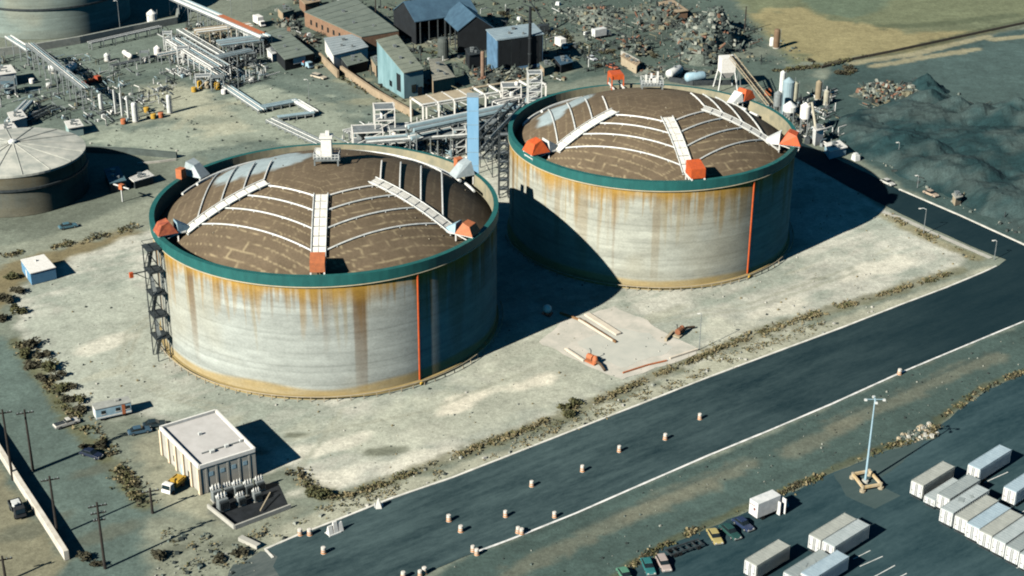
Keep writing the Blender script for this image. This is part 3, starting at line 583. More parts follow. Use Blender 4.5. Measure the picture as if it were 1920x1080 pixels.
mb.build('frame', DSTEEL, Q)
for k in range(1, 6):
    mb = MB(); z = Ht*k/5; c = o+d*.15; mb.box((c.x, c.y, z-.1), (3.3, 4.4, .16), ca)
    for v in (-2.1, 2.1): mb.bar(o+d*-1.4+nn*v+Vector((0, 0, z+1)), o+d*1.7+nn*v+Vector((0, 0, z+1)), .09)
    mb.bar(o+d*1.7+nn*-2.1+Vector((0, 0, z+1)), o+d*1.7+nn*2.1+Vector((0, 0, z+1)), .09); mb.build('landing', DSTEEL, Q)
    mb = MB(); s_ = 1 if k % 2 else -1; a = o+d*(.7)+nn*(-1.7*s_)+Vector((0, 0, z-Ht/5+.1)); b = o+d*(.7)+nn*(1.7*s_)+Vector((0, 0, z-.1)); mb.bar(a, b, .8, .12); mb.build('stair_flight', STEEL, Q)
mb = MB(); z = Ht*.8; mb.bar(o+d*1.6+Vector((0, 0, z)), o+d*5.2+Vector((0, 0, z)), .22); mb.bar(o+d*1.6+Vector((0, 0, z-2)), o+d*4.4+Vector((0, 0, z)), .14); arm = mb.build('davit_arm', DSTEEL, Q)
mb = MB(); c = o+d*5.3; mb.box((c.x, c.y, z-.8), (.8, .7, 1.2), ca); mb.build('hook_block', ORANGE, arm)
# old tanks beyond, partly out of frame
def old_tank(label, c, R0, H, rise, seed, roofc, conc, girder=.62):
    T = thing('storage_tank', label, 'storage tank', (c.x, c.y, 0)); wall_mesh('wall', R0, H, T, seed, .9, .06, conc, True)
    mb = MB(); n = 72; mb.lathe((0, 0, H), [(R0+.25, -.5), (R0+.25, .1), (R0*.66, rise*.42), (R0*.33, rise*.75), (1.4, rise)], n)
    rf = mb.build('roof', roofc, T, world=False); mb = MB()
    for k in range(16):
        a = k*2*PI/16; mb.tube([(r*math.cos(a), r*math.sin(a), H+z+.05) for r, z in ((R0, .15), (R0*.66, rise*.42), (R0*.33, rise*.75), (1.5, rise))], .14, 5)
    mb.build('roof_rib', roofc, rf, world=False); mb = MB(); mb.lathe((0, 0, H+rise-.1), [(1.2, 0), (1.2, .8), (.3, 1.3)], 14); mb.build('vent', PIPEW, rf, world=False)
    mb = MB(); n = 72; vs = []
    for (r, z) in ((R0, H*girder), (R0+.5, H*girder), (R0+.5, H*girder+.6), (R0, H*girder+.6)): vs += [(r*math.cos(k*2*PI/n), r*math.sin(k*2*PI/n), z) for k in range(n)]
    mb.add(vs, [(i*n+k, i*n+(k+1) % n, (i+1)*n+(k+1) % n, (i+1)*n+k) for i in range(3) for k in range(n)]); mb.build('wind_girder', DSTEEL, T, world=False)
    return T
OLDROOF = M('pale_old_roof', (.62, .62, .54), (.36, .39, .35), .25, .9)
old_tank('low grey tank with pale ribbed roof, cut by the left edge beyond the lane', P(26, 284, 12), 19.5, 12, 2.6, 500, OLDROOF, (.07, .085, .078))
c4 = P(60, 70, 0)+Vector((0, 27, 0)); c4.z = 0
old_tank('tall grey green tank in the far corner beyond the pipe yard', c4, 30.0, 26, 4, 600, OLDROOF, (.2, .25, .225), .42)
# ---------------------------------------------------------------- trailers in the car park
TRW = [M('trailer_skin', (0.488, 0.549, 0.549), (0.378, 0.439, 0.439), .5, .55), M('trailer_skin_cream', (0.464, 0.488, 0.439), (0.354, 0.378, 0.342), .5, .6), M('trailer_skin_blue', (0.439, 0.561, 0.622), (0.342, 0.451, 0.512), .5, .55), M('trailer_skin_grey', (0.366, 0.415, 0.403), (0.281, 0.329, 0.329), .5, .6)]
DOORW = M('trailer_door', (.86, .87, .84), (.64, .67, .66), .9, .5)
TA = ang((1835, 1004), (1890, 967), 4.0)
def trailer(px, py, skin, label, L_=10.6, h=3.0, w=2.8, zb=.85, patch=False, da=0.0):
    t = thing('cargo_trailer', label, 'trailer', P(px, py), TA+da, 'cargo trailers in the car park')
    mb = MB(); mb.box((L_/2, 0, zb), (L_, w, h)); b = mb.build('cargo_box', skin, t, world=False, bevel=.09)
    mb = MB()
    for k in range(14): mb.box((L_*(k+.5)/14, 0, zb+h-.01), (.09, w*.98, .05))
    for s in (-1, 1): mb.box((L_/2, s*(w/2-.05), zb+h-.02), (L_, .1, .08))
    mb.build('roof_rib', skin, b, world=False)
    mb = MB()
    for s in (-1, 1):
        for k in range(20): mb.box((L_*(k+.5)/20, s*(w/2+.01), zb+.12), (.07, .06, h-.3))
    mb.build('side_rib', skin, b, world=False)
    for s in (-1, 1):
        mb = MB(); mb.box((-.05, s*w/4, zb+.12), (.1, w/2-.1, h-.24)); d_ = mb.build('door', DOORW, t, world=False); mb = MB(); mb.box((-.14, s*.22, zb+.2), (.06, .1, h-.4)); mb.box((-.14, s*w*.38, zb+.2), (.06, .07, h-.4)); mb.box((-.13, s*w*.3, zb+h*.35), (.06, .5, .1)); mb.build('lock_bar', DSTEEL, d_, world=False)
    mb = MB(); mb.box((L_/2, 0, zb-.25), (L_*.96, 1.0, .25)); mb.box((.1, 0, zb-.5), (.15, w*.85, .15)); mb.build('chassis', DSTEEL, t, world=False)
    for x in (1.3, 2.6):
        for s in (-1, 1):
            mb = MB(); mb.tube([(x, s*(w/2-.35), .5), (x, s*(w/2-.02), .5)], .5, 14); wh = mb.build('wheel', RUBBER, t, world=False)
    for s in (-1, 1): mb = MB(); mb.box((L_*.78, s*.8, 0), (.2, .2, zb-.2)); mb.box((L_*.78, s*.8, 0), (.45, .45, .08)); mb.build('landing_leg', DSTEEL, t, world=False)
    if patch:
        mb = MB(); mb.box((L_*.42, .3, zb+h+.05), (1.6, 1.1, .05), .4); mb.box((L_*.62, -.4, zb+h+.05), (1.0, .6, .05), .9); mb.build('roof_patch', TRW[3], t, world=False)
    return t
for a in ((1716, 937, 1, 'cargo trailer at the upper end of the long row, beside a low white trailer', 10.8), (1741, 953, 0, 'low flat white trailer squeezed between two taller trailers at the upper end of the row', 9.8, 1.5, 2.6),
          (1765, 962, 3, 'grey roofed trailer just below the low white one in the long row'), (1771, 989, 0, 'trailer sticking out of the row with dark patches on its roof', 12.4, 3.0, 2.8, .85, True),
          (1798, 1003, 1, 'cream roofed trailer next below the one with a patched roof'), (1820, 1018, 2, 'pale blue roofed trailer in the middle of the lower row'),
          (1843, 1032, 1, 'cream trailer between the blue roofed one and the last two of the row'), (1868, 1046, 0, 'white trailer last but one at the lower end of the row'), (1894, 1061, 3, 'grey trailer lowest in the long row, near the picture corner'),
          (1822, 906, 2, 'pale trailer standing alone behind the upper end of the row', 11.4), (1889, 949, 2, 'trailer behind the row, cut off by the right edge', 11.4),
          (1525, 1040, 1, 'left trailer of the close pair in the middle of the car park', 10.8), (1550, 1052, 0, 'right trailer of the close pair, with a scuffed side', 10.8, 3.0),
          (1405, 1088, 1, 'leftmost trailer at the bottom edge of the car park', 9.6), (1478, 1106, 3, 'low grey trailer at the bottom edge with a dented roof', 10.5, 2.4, 2.8, .85, True), (1510, 1112, 2, 'white trailer with raised bright end at the bottom edge', 10.5, 2.9),
          (1920, 1076, 0, 'trailer half outside the picture in the bottom right corner')):
    trailer(a[0], a[1], TRW[a[2]], a[3], *a[4:])
# ---------------------------------------------------------------- vehicles
def paint_mat(name, c): return M(name, c, tuple(v*.85 for v in c), .4, .35, 0, spec=.5)
def car(px, py, az, c, label, L_=4.7, w=1.85, kind='sedan', group=None, name='parked_car', cat='car', z=0.0):
    p = P(px, py); t = thing(name, label, cat, (p.x, p.y, z), az, group); m = paint_mat('car_paint', c); h = L_/2
    prof = [(-h, .3), (-h-.02, .68), (-h+.15, .86), (-h*.45, .92), (h*.4, .9), (h*.9, .78), (h, .62), (h, .3)]; vs = []; n = len(prof)
    for s in (-1, 1):
        for (x, zz) in prof: vs.append((x, s*w/2*(.94 if zz > .7 else 1), zz))
    b = MB(); b.add(vs, [tuple(range(n)), tuple(reversed(range(n, 2*n)))]+[(i, n+i, n+(i+1) % n, (i+1) % n) for i in range(n)])
    body = b.build('body', m, t, world=False, bevel=.05)
    a0, a1, b0, b1 = {'sedan': (-h*.78, -h*.5, h*.12, h*.42), 'pickup': (-h*.1, 0, h*.3, h*.5), 'wagon': (-h*.95, -h*.8, h*.12, h*.42)}[kind]
    k = MB(); lo = [(a0, -w*.45, .9), (b1, -w*.45, .88), (b1, w*.45, .88), (a0, w*.45, .9)]; hi = [(a1, -w*.37, 1.42), (b0, -w*.37, 1.42), (b0, w*.37, 1.42), (a1, w*.37, 1.42)]; k.hull(lo, hi); k.build('window', GLASS, t, world=False)
    k = MB(); k.hull([(a1-.05, -w*.38, 1.4), (b0+.05, -w*.38, 1.4), (b0+.05, w*.38, 1.4), (a1-.05, w*.38, 1.4)], [(a1, -w*.36, 1.48), (b0, -w*.36, 1.48), (b0, w*.36, 1.48), (a1, w*.36, 1.48)]); k.build('roof', m, t, world=False)
    if kind == 'pickup':
        k = MB(); k.box((-h*.55, 0, .93), (h*.8, w*.78, .03)); k.build('cargo_bed', DSTEEL, t, world=False)
    for x in (-h*.62, h*.62):
        for s in (-1, 1):
            k = MB(); k.tube([(x, s*(w/2-.24), .33), (x, s*(w/2+.01), .33)], .33, 12); wh = k.build('wheel', RUBBER, t, world=False)
            k = MB(); k.tube([(x, s*(w/2-.02), .33), (x, s*(w/2+.025), .33)], .18, 10); k.build('hubcap', STEEL, wh, world=False)
    for s in (-1, 1): k = MB(); k.box((h+.0, s*w*.33, .55), (.06, .3, .16)); k.build('headlight', WHITE, t, world=False)
    for x in (-h-.04, h+.04): k = MB(); k.box((x, 0, .36), (.12, w*.96, .16)); k.build('bumper', STEEL, t, world=False)
    return t
VA = ang((1330, 995), (1347, 1024))
car(1340, 1010, VA, (.5, .42, .17), 'cream yellow car parked on the car park edge next to a green one', group='cars along the car park edge', L_=4.9)
car(1369, 1001, VA+.25, (.03, .09, .08), 'dark green car parked between the yellow and the navy car', group='cars along the car park edge', L_=5.2)
car(1393, 987, VA+.35, (.03, .05, .11), 'navy car parked beside the white box truck', group='cars along the car park edge')
car(1215, 1066, VA-.05, (.04, .2, .2), 'teal car parked left of the pale pink one', group='cars along the car park edge', L_=5.0)
car(1244, 1061, VA, (.5, .42, .38), 'pale pink and white car parked right of the teal one', group='cars along the car park edge', kind='wagon')
car(1172, 1083, VA+.1, (.12, .3, .2), 'pale green car cut by the bottom edge of the picture', group='cars along the car park edge')
car(125, 797, ang((100, 806), (150, 790)), (.7, .68, .6), 'white pickup parked beside the white mobile office', kind='pickup', L_=5.4, name='pickup_truck', cat='pickup')
car(172, 855, ang((148, 849), (196, 864)), (.02, .03, .06), 'navy car parked alone on the grey street', L_=4.9)
car(262, 811, ang((240, 815), (285, 806)), (.07, .14, .2), 'blue car parked left of the white flat roofed building', L_=4.8)
car(290, 799, ang((275, 800), (312, 795)), (.025, .045, .055), 'dark car parked close to the corner of the white building', L_=4.8)
car(128, 427, ang((108, 430), (150, 422)), (.1, .22, .27), 'blue grey car on the lane below the low grey tank', L_=5.0)
car(598, 146, ang((585, 142), (612, 149)), (.62, .55, .42), 'cream van parked in the open pipe yard', kind='wagon', L_=6, w=2.3, name='van', cat='van')
car(598, 14, ang((585, 14), (610, 16)), (.68, .45, .08), 'yellow car parked behind the brick building', L_=5)
car(1110, 112, ang((1100, 106), (1124, 117)), (.62, .66, .68), 'white car parked right of the dark shed shadow', L_=4.8)
car(1148, 128, ang((1136, 124), (1158, 132)), (.45, .14, .07), 'rust red car parked beside the tan wall in the scrap yard')
car(1664, 345, ang((1655, 341), (1675, 350)), (.6, .6, .55), 'white car on the verge of the side road', L_=4.6)
car(1745, 366, ang((1735, 362), (1756, 371)), (.5, .4, .3), 'tan car beside the side road below the spoil heap')
# box truck with white panels
def box_truck(px, py, az, label, body, cabc, L_=6.0, hb=2.7, name='box_truck', open_bed=False, load=None):
    t = thing(name, label, 'truck', P(px, py), az); k = MB()
    if open_bed:
        k.box((-L_*.2, 0, .9), (L_*.62, 2.3, .12))
        for s in (-1, 1): k.box((-L_*.2, s*1.12, 1.02), (L_*.62, .1, .7))
        k.box((-L_*.2-L_*.31, 0, 1.02), (.1, 2.3, .7)); k.build('cargo_bed', body, t, world=False)
        if load: k = MB(); k.box((-L_*.25, .1, 1.03), (L_*.35, 1.5, .8)); k.box((-L_*.05, -.3, 1.03), (.8, .9, 1.1), .4); k.build('load', load, t, world=False)
    else: k.box((-L_*.16, 0, .95), (L_*.68, 2.45, hb)); k.build('cargo_box', body, t, world=False, bevel=.06)
    k = MB(); k.hull([(L_*.2, -1.05, .55), (L_*.5, -1.05, .55), (L_*.5, 1.05, .55), (L_*.2, 1.05, .55)], [(L_*.2, -1, 2.3), (L_*.42, -1, 2.3), (L_*.42, 1, 2.3), (L_*.2, 1, 2.3)]); c = k.build('cab', cabc, t, world=False, bevel=.06)
    k = MB(); k.hull([(L_*.47, -.9, 1.4), (L_*.49, -.9, 1.4), (L_*.49, .9, 1.4), (L_*.47, .9, 1.4)], [(L_*.43, -.85, 2.15), (L_*.44, -.85, 2.15), (L_*.44, .85, 2.15), (L_*.43, .85, 2.15)]); k.build('windscreen', GLASS, c, world=False)
    k = MB(); k.box((0, 0, .5), (L_*.95, .9, .3)); k.build('chassis', DSTEEL, t, world=False)
    for x in (-L_*.3, L_*.33):
        for s in (-1, 1): k = MB(); k.tube([(x, s*.8, .48), (x, s*1.15, .48)], .48, 12); k.build('wheel', RUBBER, t, world=False)
    return t
def tanker(): pass
tr = box_truck(1442, 962, ang((1420, 974), (1478, 950)), 'white box truck with a dark emblem, left of the tall light mast', DOORW, PIPEW, 8.6, 3.3)
k = MB(); k.box((-.5*8.6-.03, -.35, 2.4), (.05, .5, .5), 0); k.box((-.5*8.6-.035, .3, 3.3), (.05, 1.5, .12), 0); k.build('emblem', M('emblem_maroon', (.2, .04, .05)), tr, world=False)
k = MB(); k.box((2.2, -1.5, .1), (.12, 1.3, 3.4), 0); k.box((1.0, -1.5, .1), (.12, .9, 3.0)); k.build('standing_panel', DOORW, tr, world=False)
box_truck(326, 917, ang((346, 899), (304, 934)), 'yellow truck with white bonnet parked beside the tan wall of the white building', YELL, WHITE, 5.4, open_bed=True, load=YELL, name='flatbed_truck')
box_truck(34, 962, ang((24, 944), (42, 977)), 'dark truck parked beyond the long white wall in the left corner', DSTEEL, M('cab_black', (.03, .035, .04)), 5.4, open_bed=True, load=PIPEW, name='flatbed_truck')
box_truck(174, 157, ang((158, 160), (192, 150)), 'red crane truck standing among the pipes in the yard', M('truck_red', (.4, .05, .03)), M('truck_red_cab', (.45, .09, .04)), 7.0, open_bed=True, load=FORANGE, name='crane_truck')
box_truck(487, 48, ang((476, 42), (500, 55)), 'white van truck beside the tan low roof in the yard', WHITE, WHITE, 6.4)
box_truck(1053, 90, ang((1042, 84), (1064, 95)), 'white box truck right of the dark shed', WHITE, PIPEW, 6.0)
box_truck(1128, 70, ang((1110, 72), (1142, 66)), 'pale truck body standing among scrap heaps', PIPEW, STEEL, 8.0)
box_truck(572, 125, ang((556, 120), (588, 132)), 'red white and blue flatbed load in front of the long low roof', M('truck_blue', (.2, .42, .55)), BLUEW, 7.5, open_bed=True, load=M('red_load', (.5, .12, .08)), name='flatbed_truck')
def platform_trailer(px, py, az, label):
    t = thing('skeleton_trailer', label, 'trailer', P(px, py), az); k = MB()
    for s in (-1, 1): k.box((0, s*.9, .75), (7.6, .28, .25))
    for x in np.linspace(-3.6, 3.6, 6): k.box((x, 0, .7), (.22, 2.2, .2))
    k.build('frame', DSTEEL, t, world=False)
    for x in (-2.6, -1.5, 2.6):
        for s in (-1, 1): k = MB(); k.tube([(x, s*.75, .42), (x, s*1.05, .42)], .42, 12); k.build('wheel', RUBBER, t, world=False)
platform_trailer(1283, 1033, ang((1258, 1042), (1306, 1026)), 'black bare skeleton trailer parked left of the yellow car')
# mobile office
p = P(212, 779); az = ang((182, 790), (250, 775)); t = thing('mobile_office', 'white mobile office with a tan end door beside the scrub', 'mobile office', p, az); k = MB()
k.box((0, 0, .5), (7.6, 2.7, 2.5)); b = k.build('body', BLUEW, t, world=False, bevel=.08); k = MB(); k.box((0, 0, 3.0), (7.8, 2.9, .14)); k.box((1.2, .3, 3.14), (.8, .8, .4)); k.build('roof', M('office_roof', (.44, .46, .42)), t, world=False)
for x in (-2.2, .9, 3.0): k = MB(); k.box((x, -1.37, 1.6), (.9, .05, .8)); w_ = k.build('window', GLASS, t, world=False); k = MB(); k.box((x, -1.38, 1.5), (1.1, .1, .1)); k.build('sill', WHITE, w_, world=False)
k = MB(); k.box((2.1, -1.38, .6), (.7, .06, 2.2)); k.build('door', FORANGE, t, world=False); k = MB(); k.box((-3.84, 0, .7), (.08, 2.4, 2.2)); k.build('end_panel', WHITE, t, world=False)
k = MB(); k.box((0, -1.36, .7), (7.5, .05, .35)); k.build('side_stripe', WHITE, t, world=False)
for x in (-2.2, 2.2):
    for s in (-1, 1): k = MB(); k.tube([(x, s*1.0, .38), (x, s*1.3, .38)], .38, 10); k.build('wheel', RUBBER, t, world=False)
# ---------------------------------------------------------------- traffic barrels and barricades on the road
BM = [M('barrel_orange', (.72, .36, .16), (.6, .28, .12), 2, .5), M('barrel_white', (.8, .76, .68), None, 2, .5)]
mb = MB(); mb.lathe((0, 0, 0), [(.52, 0), (.52, .1), (.44, .12), (.45, .4), (.45, .62), (.44, .85), (.42, 1.0), (.42, 1.35), (.3, 1.42)], 14, [1, 0, 0, 1, 0, 1, 1, 1])
bar0 = single(mb, 'traffic_barrel', BM, '-', 'traffic barrel', (0, 0, 0), group='traffic barrels set out along the road')
first = True
for (x, y, lab) in ((1312, 786, 'farthest up of the barrels in the open carriageway'), (1247, 824, 'second barrel down from the far end of the carriageway line'), (1161, 847, 'whitish barrel third down from the far end of the line'),
                    (1092, 884, 'barrel fourth down from the far end of the line'), (997, 912, 'barrel between the fourth one and the pair of nearer ones in midroad'), (948, 969, 'orange barrel in midroad, left of the one by the edge line'),
                    (1040, 970, 'orange barrel closest to the lower edge line on its right stretch'), (971, 999, 'left barrel of the touching pair on the edge line'), (978, 1001, 'small right barrel of the touching pair on the edge line'),
                    (842, 977, 'white barrel at the upper left of midroad'), (864, 997, 'orange barrel just below the white one in midroad'), (887, 1034, 'left barrel of the pair where the edge line begins'), (894, 1040, 'right barrel of the pair where the edge line begins'),
                    (607, 1037, 'lone barrel below the white barricade'), (796, 1075, 'white topped barrel of the group at the bottom edge'), (788, 1080, 'orange barrel of the group at the bottom edge'), (756, 1084, 'pale barrel cut by the bottom edge'),
                    (563, 1003, 'left one of two pale barrels on the kerb'), (581, 1003, 'right one of two pale barrels on the kerb'), (1686, 702, 'lone barrel far up on the lower edge line')):
    p = P(x, y); p.z = .012
    if first: o = bar0; o.location = p; first = False
    else: o = bar0.copy(); COL.objects.link(o); o.location = p
    o['label'] = lab; o.rotation_euler = (random.uniform(-.05, .05), random.uniform(-.05, .05), random.random()*6); o.scale = (random.uniform(.92, 1.06),)*2+(random.uniform(.9, 1.05),)
    if 'white' in lab or 'pale' in lab: o.scale = (1.08, 1.08, 1.0)
def barricade(px, py, az, label, big):
    t = thing('road_barricade', label, 'barricade', P(px, py), az); k = MB(); n = 3 if big else 1
    for i in range(n):
        k = MB(); k.hull([(-1.0+i*1.1, -.6, 0), (.0+i*1.1, -.6, 0), (.0+i*1.1, .6, 0), (-1.0+i*1.1, .6, 0)], [(-.9+i*1.1, -.12, 1.9+.5*(i == 1)), (-.1+i*1.1, -.12, 1.9+.5*(i == 1)), (-.1+i*1.1, .12, 1.9+.5*(i == 1)), (-.9+i*1.1, .12, 1.9+.5*(i == 1))]); k.build('panel', WHITE, t, world=False)
    k = MB(); k.box((.2, -.75, 0), (2.6 if big else 1.4, .25, .25)); k.box((.2, .75, 0), (2.6 if big else 1.4, .25, .25)); k.build('foot', PIPEW, t, world=False)
barricade(623, 1000, ang((600, 1010), (650, 990)), 'cluster of tall white barricade panels on the kerb', True)
barricade(710, 949, ang((700, 955), (720, 945))+.9, 'single white barricade panel standing on the kerb line', False)
# ---------------------------------------------------------------- masts and poles
t = thing('light_mast', 'tall pale blue light mast on a square yellow barrier frame in the car park', 'light mast', P(1622, 905)); hm = height((1622, 905), 747)
k = MB(); k.lathe((0, 0, 0), [(.7, -.02), (.7, .6), (.5, .7)], 12); k.build('footing', CONC, t, world=False); k = MB(); k.tube([(0, 0, .6), (0, 0, hm)], .26, 10, 0, .12); po = k.build('pole', BLUEW, t, world=False)
k = MB(); k.bar((-1.9, 0, hm-.2), (1.9, 0, hm-.2), .11); k.bar((0, -1.2, hm-.2), (0, 1.2, hm-.2), .11); k.build('cross_arm', BLUEW, t, world=False)
for (x, y) in ((-1.8, 0), (1.8, 0), (0, -1.2), (0, 1.2)): k = MB(); k.hull([(x-.28, y-.22, hm-.5), (x+.28, y-.22, hm-.5), (x+.28, y+.22, hm-.5), (x-.28, y+.22, hm-.5)], [(x-.25, y-.2, hm-.15), (x+.25, y-.2, hm-.15), (x+.25, y+.2, hm-.15), (x-.25, y+.2, hm-.15)]); k.build('lamp_head', PIPEW, t, world=False)
cs = [P(1599, 889, 1), P(1630, 883, 1), P(1652, 908, 1), P(1618, 914, 1)]; t2 = thing('guard_rail', 'square cream and yellow barrier frame round the foot of the light mast', 'barrier', P(1624, 903))
for i in range(4):
    k = MB(); a, b = cs[i].copy(), cs[(i+1) % 4].copy(); a.z = b.z = 1.0; k.bar(a, b, .42, .5); k.build('rail', M('barrier_cream', (.7, .6, .42), (.6, .42, .18), .6), t2)
    k = MB(); k.lathe((a.x, a.y, 0), [(.6, 0), (.6, .45), (.3, .5), (.3, 1.35)], 10); k.build('foot_block', TAN, t2)
def lamp_post(px, py, ty, label, arm=1.6):
    h = height((px, py), ty); t = thing('street_lamp', label, 'street lamp', P(px, py)); k = MB(); k.tube([(0, 0, 0), (0, 0, h)], .12, 8, 0, .07); k.build('pole', STEEL, t, world=False)
    k = MB(); k.tube([(0, 0, h-.1), (-arm*.5, 0, h+.25), (-arm, 0, h+.2)], .08, 6); k.build('arm', PIPEW, t, world=False); k = MB(); k.box((-arm-.2, 0, h+.05), (.6, .28, .16)); k.build('lamp_head', WHITE, t, world=False)
lamp_post(1311, 655, 589, 'pale lamp post at the edge of the concrete pad', .5); lamp_post(1731, 440, 392, 'pale lamp post beside the side road halfway up'); lamp_post(1864, 487, 452, 'thin lamp post at the road corner', .8)
lamp_post(1683, 300, 268, 'short lamp post at the foot of the spoil heap', .6); lamp_post(1720, 352, 330, 'small lamp post beside a pale frame along the side road', .6)
def utility_pole(px, py, ty, label, arms=2):
    h = height((px, py), ty); t = thing('utility_pole', label, 'utility pole', P(px, py)); k = MB(); k.tube([(0, 0, 0), (0, 0, h)], .3, 8, 0, .2); k.build('pole', WOOD, t, world=False)
    for i in range(arms):
        k = MB(); k.box((0, .16, h-1.0-i*1.5), (3.4-.6*i, .18, .22), .35); a = k.build('crossarm', WOOD, t, world=False); k = MB()
        for x in (-1.4, -.7, .7, 1.4): k.lathe((x*math.cos(.35)*(1-.18*i), x*math.sin(.35)*(1-.18*i)+.16, h-.78-i*1.5), [(.1, 0), (.14, .15), (.08, .3)], 6)
        k.build('insulator', STEEL, a, world=False)
    return t
utility_pole(197, 1066, 942, 'tall wooden utility pole with several crossarms at the bottom of the street', 3); utility_pole(62, 882, 768, 'wooden utility pole beside the street opposite the navy car', 1)
utility_pole(108, 1004, 893, 'wooden utility pole just right of the long white wall', 1); utility_pole(24, 900, 768, 'wooden utility pole near the left edge above the white wall', 1); utility_pole(11, 1090, 1043, 'wooden pole in the bottom left corner', 1)
utility_pole(286, 962, 915, 'short dark pole at the corner of the yard of the white building', 1)
utility_pole(1396, 60, 12, 'thin leaning pole beside the yellow meadow', 0); utility_pole(705, 38, -6, 'reddish mast behind the brick building', 0)
# ---------------------------------------------------------------- long wall by the street
wp = [(-40, 790), (0, 852), (40, 916), (85, 985), (126, 1050)]
mb = MB(); q = [P(*p) for p in wp]
for a, b in zip(q[:-1], q[1:]): mb.bar(a+Vector((0, 0, 1.0)), b+Vector((0, 0, 1.0)), .9, 2.0)
o = mb.build('boundary_wall', M('whitewashed_wall', (.78, .74, .64), (.6, .55, .45), .5, .8)); tag(o, 'long whitewashed wall running down the left corner', 'wall')
# ---------------------------------------------------------------- white building with transformers
ZR = 6.4; rc = [P(299, 801, ZR), P(373, 876, ZR), P(479, 843, ZR), P(405, 769, ZR)]; cxy = sum(rc, Vector())/4
t = thing('flat_roofed_building', 'white flat roofed building with tan buttressed wall beside the transformers', 'building', (cxy.x, cxy.y, 0)); wm = M('tan_render_sunlit', (1.0, .82, .58), (.85, .68, .47), .4, .9); wg = M('grey_render_shaded', (.55, .53, .46), (.42, .42, .37), .4, .9)  # tan render brightened for the sunlit side, grey toned for the shaded side
def inset(c, d): m = sum(c, Vector())/len(c); return [m+(p-m)*(1-d/((p-m).length)) for p in c]
k = MB(); k.prism([(p.x, p.y) for p in inset(rc, .12)], 0, ZR-.55); k.build('wall', wg, t)
k = MB(); k.prism([(p.x, p.y) for p in inset(rc, .1)], ZR-.54, ZR-.35); rf = k.build('roof', M('white_roof', (.66, .65, .62), (.55, .54, .51), .3, .8), t)
k = MB()
for i in range(4): a, b = inset(rc, .2)[i], inset(rc, .2)[(i+1) % 4]; a.z = b.z = ZR-.12; k.bar(a, b, .42, .8)
k.build('parapet', WHITE, t)
def along(a, b, u, z, off=0): d = (b-a); d.z = 0; n = Vector((d.y, -d.x, 0)).normalized(); p = a+d*u+n*off; return (p.x, p.y, z)
L0, F0, R0_ = rc[0], rc[1], rc[2]; az1 = math.atan2((F0-L0).y, (F0-L0).x); az2 = math.atan2((R0_-F0).y, (R0_-F0).x)
for u in np.linspace(.02, .98, 6): k = MB(); k.box(along(L0, F0, u, 0, .05), (.75, .5, ZR-.55), az1); k.build('buttress', wm, t)
k = MB()
for u in np.linspace(.12, .88, 5): k.box(along(L0, F0, u, .4, -.2), (1.55, .12, ZR-1.4), az1)
k.build('wall_panel', M('salmon_panel_sunlit', (.98, .72, .47), (.8, .6, .42), .4), t)  # panel colour carries the sunlight on this wall
for u in (.33, .7): k = MB(); k.box(along(L0, F0, u, 1.2, -.12), (.9, .12, 1.4), az1); w_ = k.build('window', GLASS, t); k = MB(); k.box(along(L0, F0, u, 1.08, -.08), (1.1, .2, .1), az1); k.build('sill', WHITE, w_)
k = MB(); k.box(along(L0, F0, .52, 0, -.1), (1.1, .14, 2.3), az1); k.build('door', BLUEW, t)
for u in (.12, .3, .5, .7, .88): k = MB(); k.box(along(F0, R0_, u, 0, -.1), (.4, .16, ZR-.9), az2); k.build('pilaster', wg, t)
for u in (.2, .4, .6, .8): k = MB(); k.box(along(F0, R0_, u, 3.6, -.12), (.9, .14, .9), az2); k.build('louvre', BLUEW, t)
for (x, y, s) in ((398, 848, .7), (425, 838, .6), (452, 828, .5), (375, 815, .5)): p = P(x, y, ZR-.3); k = MB(); k.box((p.x, p.y, ZR-.34), (s*1.3, s, .6), .6); k.build('roof_vent', PIPEW, rf)
a, b = P(378, 851, ZR-.3), P(458, 826, ZR-.3); k = MB(); k.bar((a.x, a.y, ZR-.2), (b.x, b.y, ZR-.2), .22, .2); k.build('roof_curb', STEEL, rf)
def transformer(px, py, az, label, s=1.0):
    t = thing('transformer', label, 'transformer', P(px, py), az); t.scale = (s, s, s); k = MB(); k.box((0, 0, .25), (1.7, 1.2, 1.9)); b = k.build('tank_body', STEEL, t, world=False, bevel=.05); k = MB()
    for i in range(6): k.box((-.75+i*.3, -.85, .4), (.08, .5, 1.5))
    k.build('radiator', DSTEEL, t, world=False)
    for x in (-.55, 0, .55): k = MB(); k.lathe((x, .15, 2.15), [(.12, 0), (.2, .15), (.13, .25), (.2, .4), (.13, .5), (.18, .65), (.06, 1.1)], 8); k.build('bushing', WHITE, t, world=False)
    k = MB(); k.tube([(-.9, .3, 2.5), (.9, .3, 2.5)], .28, 10); k.build('conservator', PIPEW, t, world=False); k = MB(); k.box((0, 0, 0), (1.9, 1.4, .25)); k.build('plinth', CONC, t, world=False)
for (x, y, lab, s) in ((407, 938, 'transformer at the left end, closest to the yellow truck', 1.15), (428, 930, 'grey transformer second from the left end of the bank', 1.0), (447, 928, 'transformer in the middle of the bank', 1.1), (467, 925, 'transformer with pale drum, right of the middle one', 1.0), (487, 918, 'transformer at the right end, under the building corner', 1.0), (418, 955, 'front transformer nearest the dark pit', 1.2), (452, 946, 'front transformer in the middle over the pit', .9), (482, 938, 'front transformer on the right', .9)): transformer(x, y, az2, lab, s)
pc = [P(392, 955), P(436, 986), P(530, 952), P(505, 918)]
for a, b in ((0, 1), (1, 2), (2, 3)):
    pass
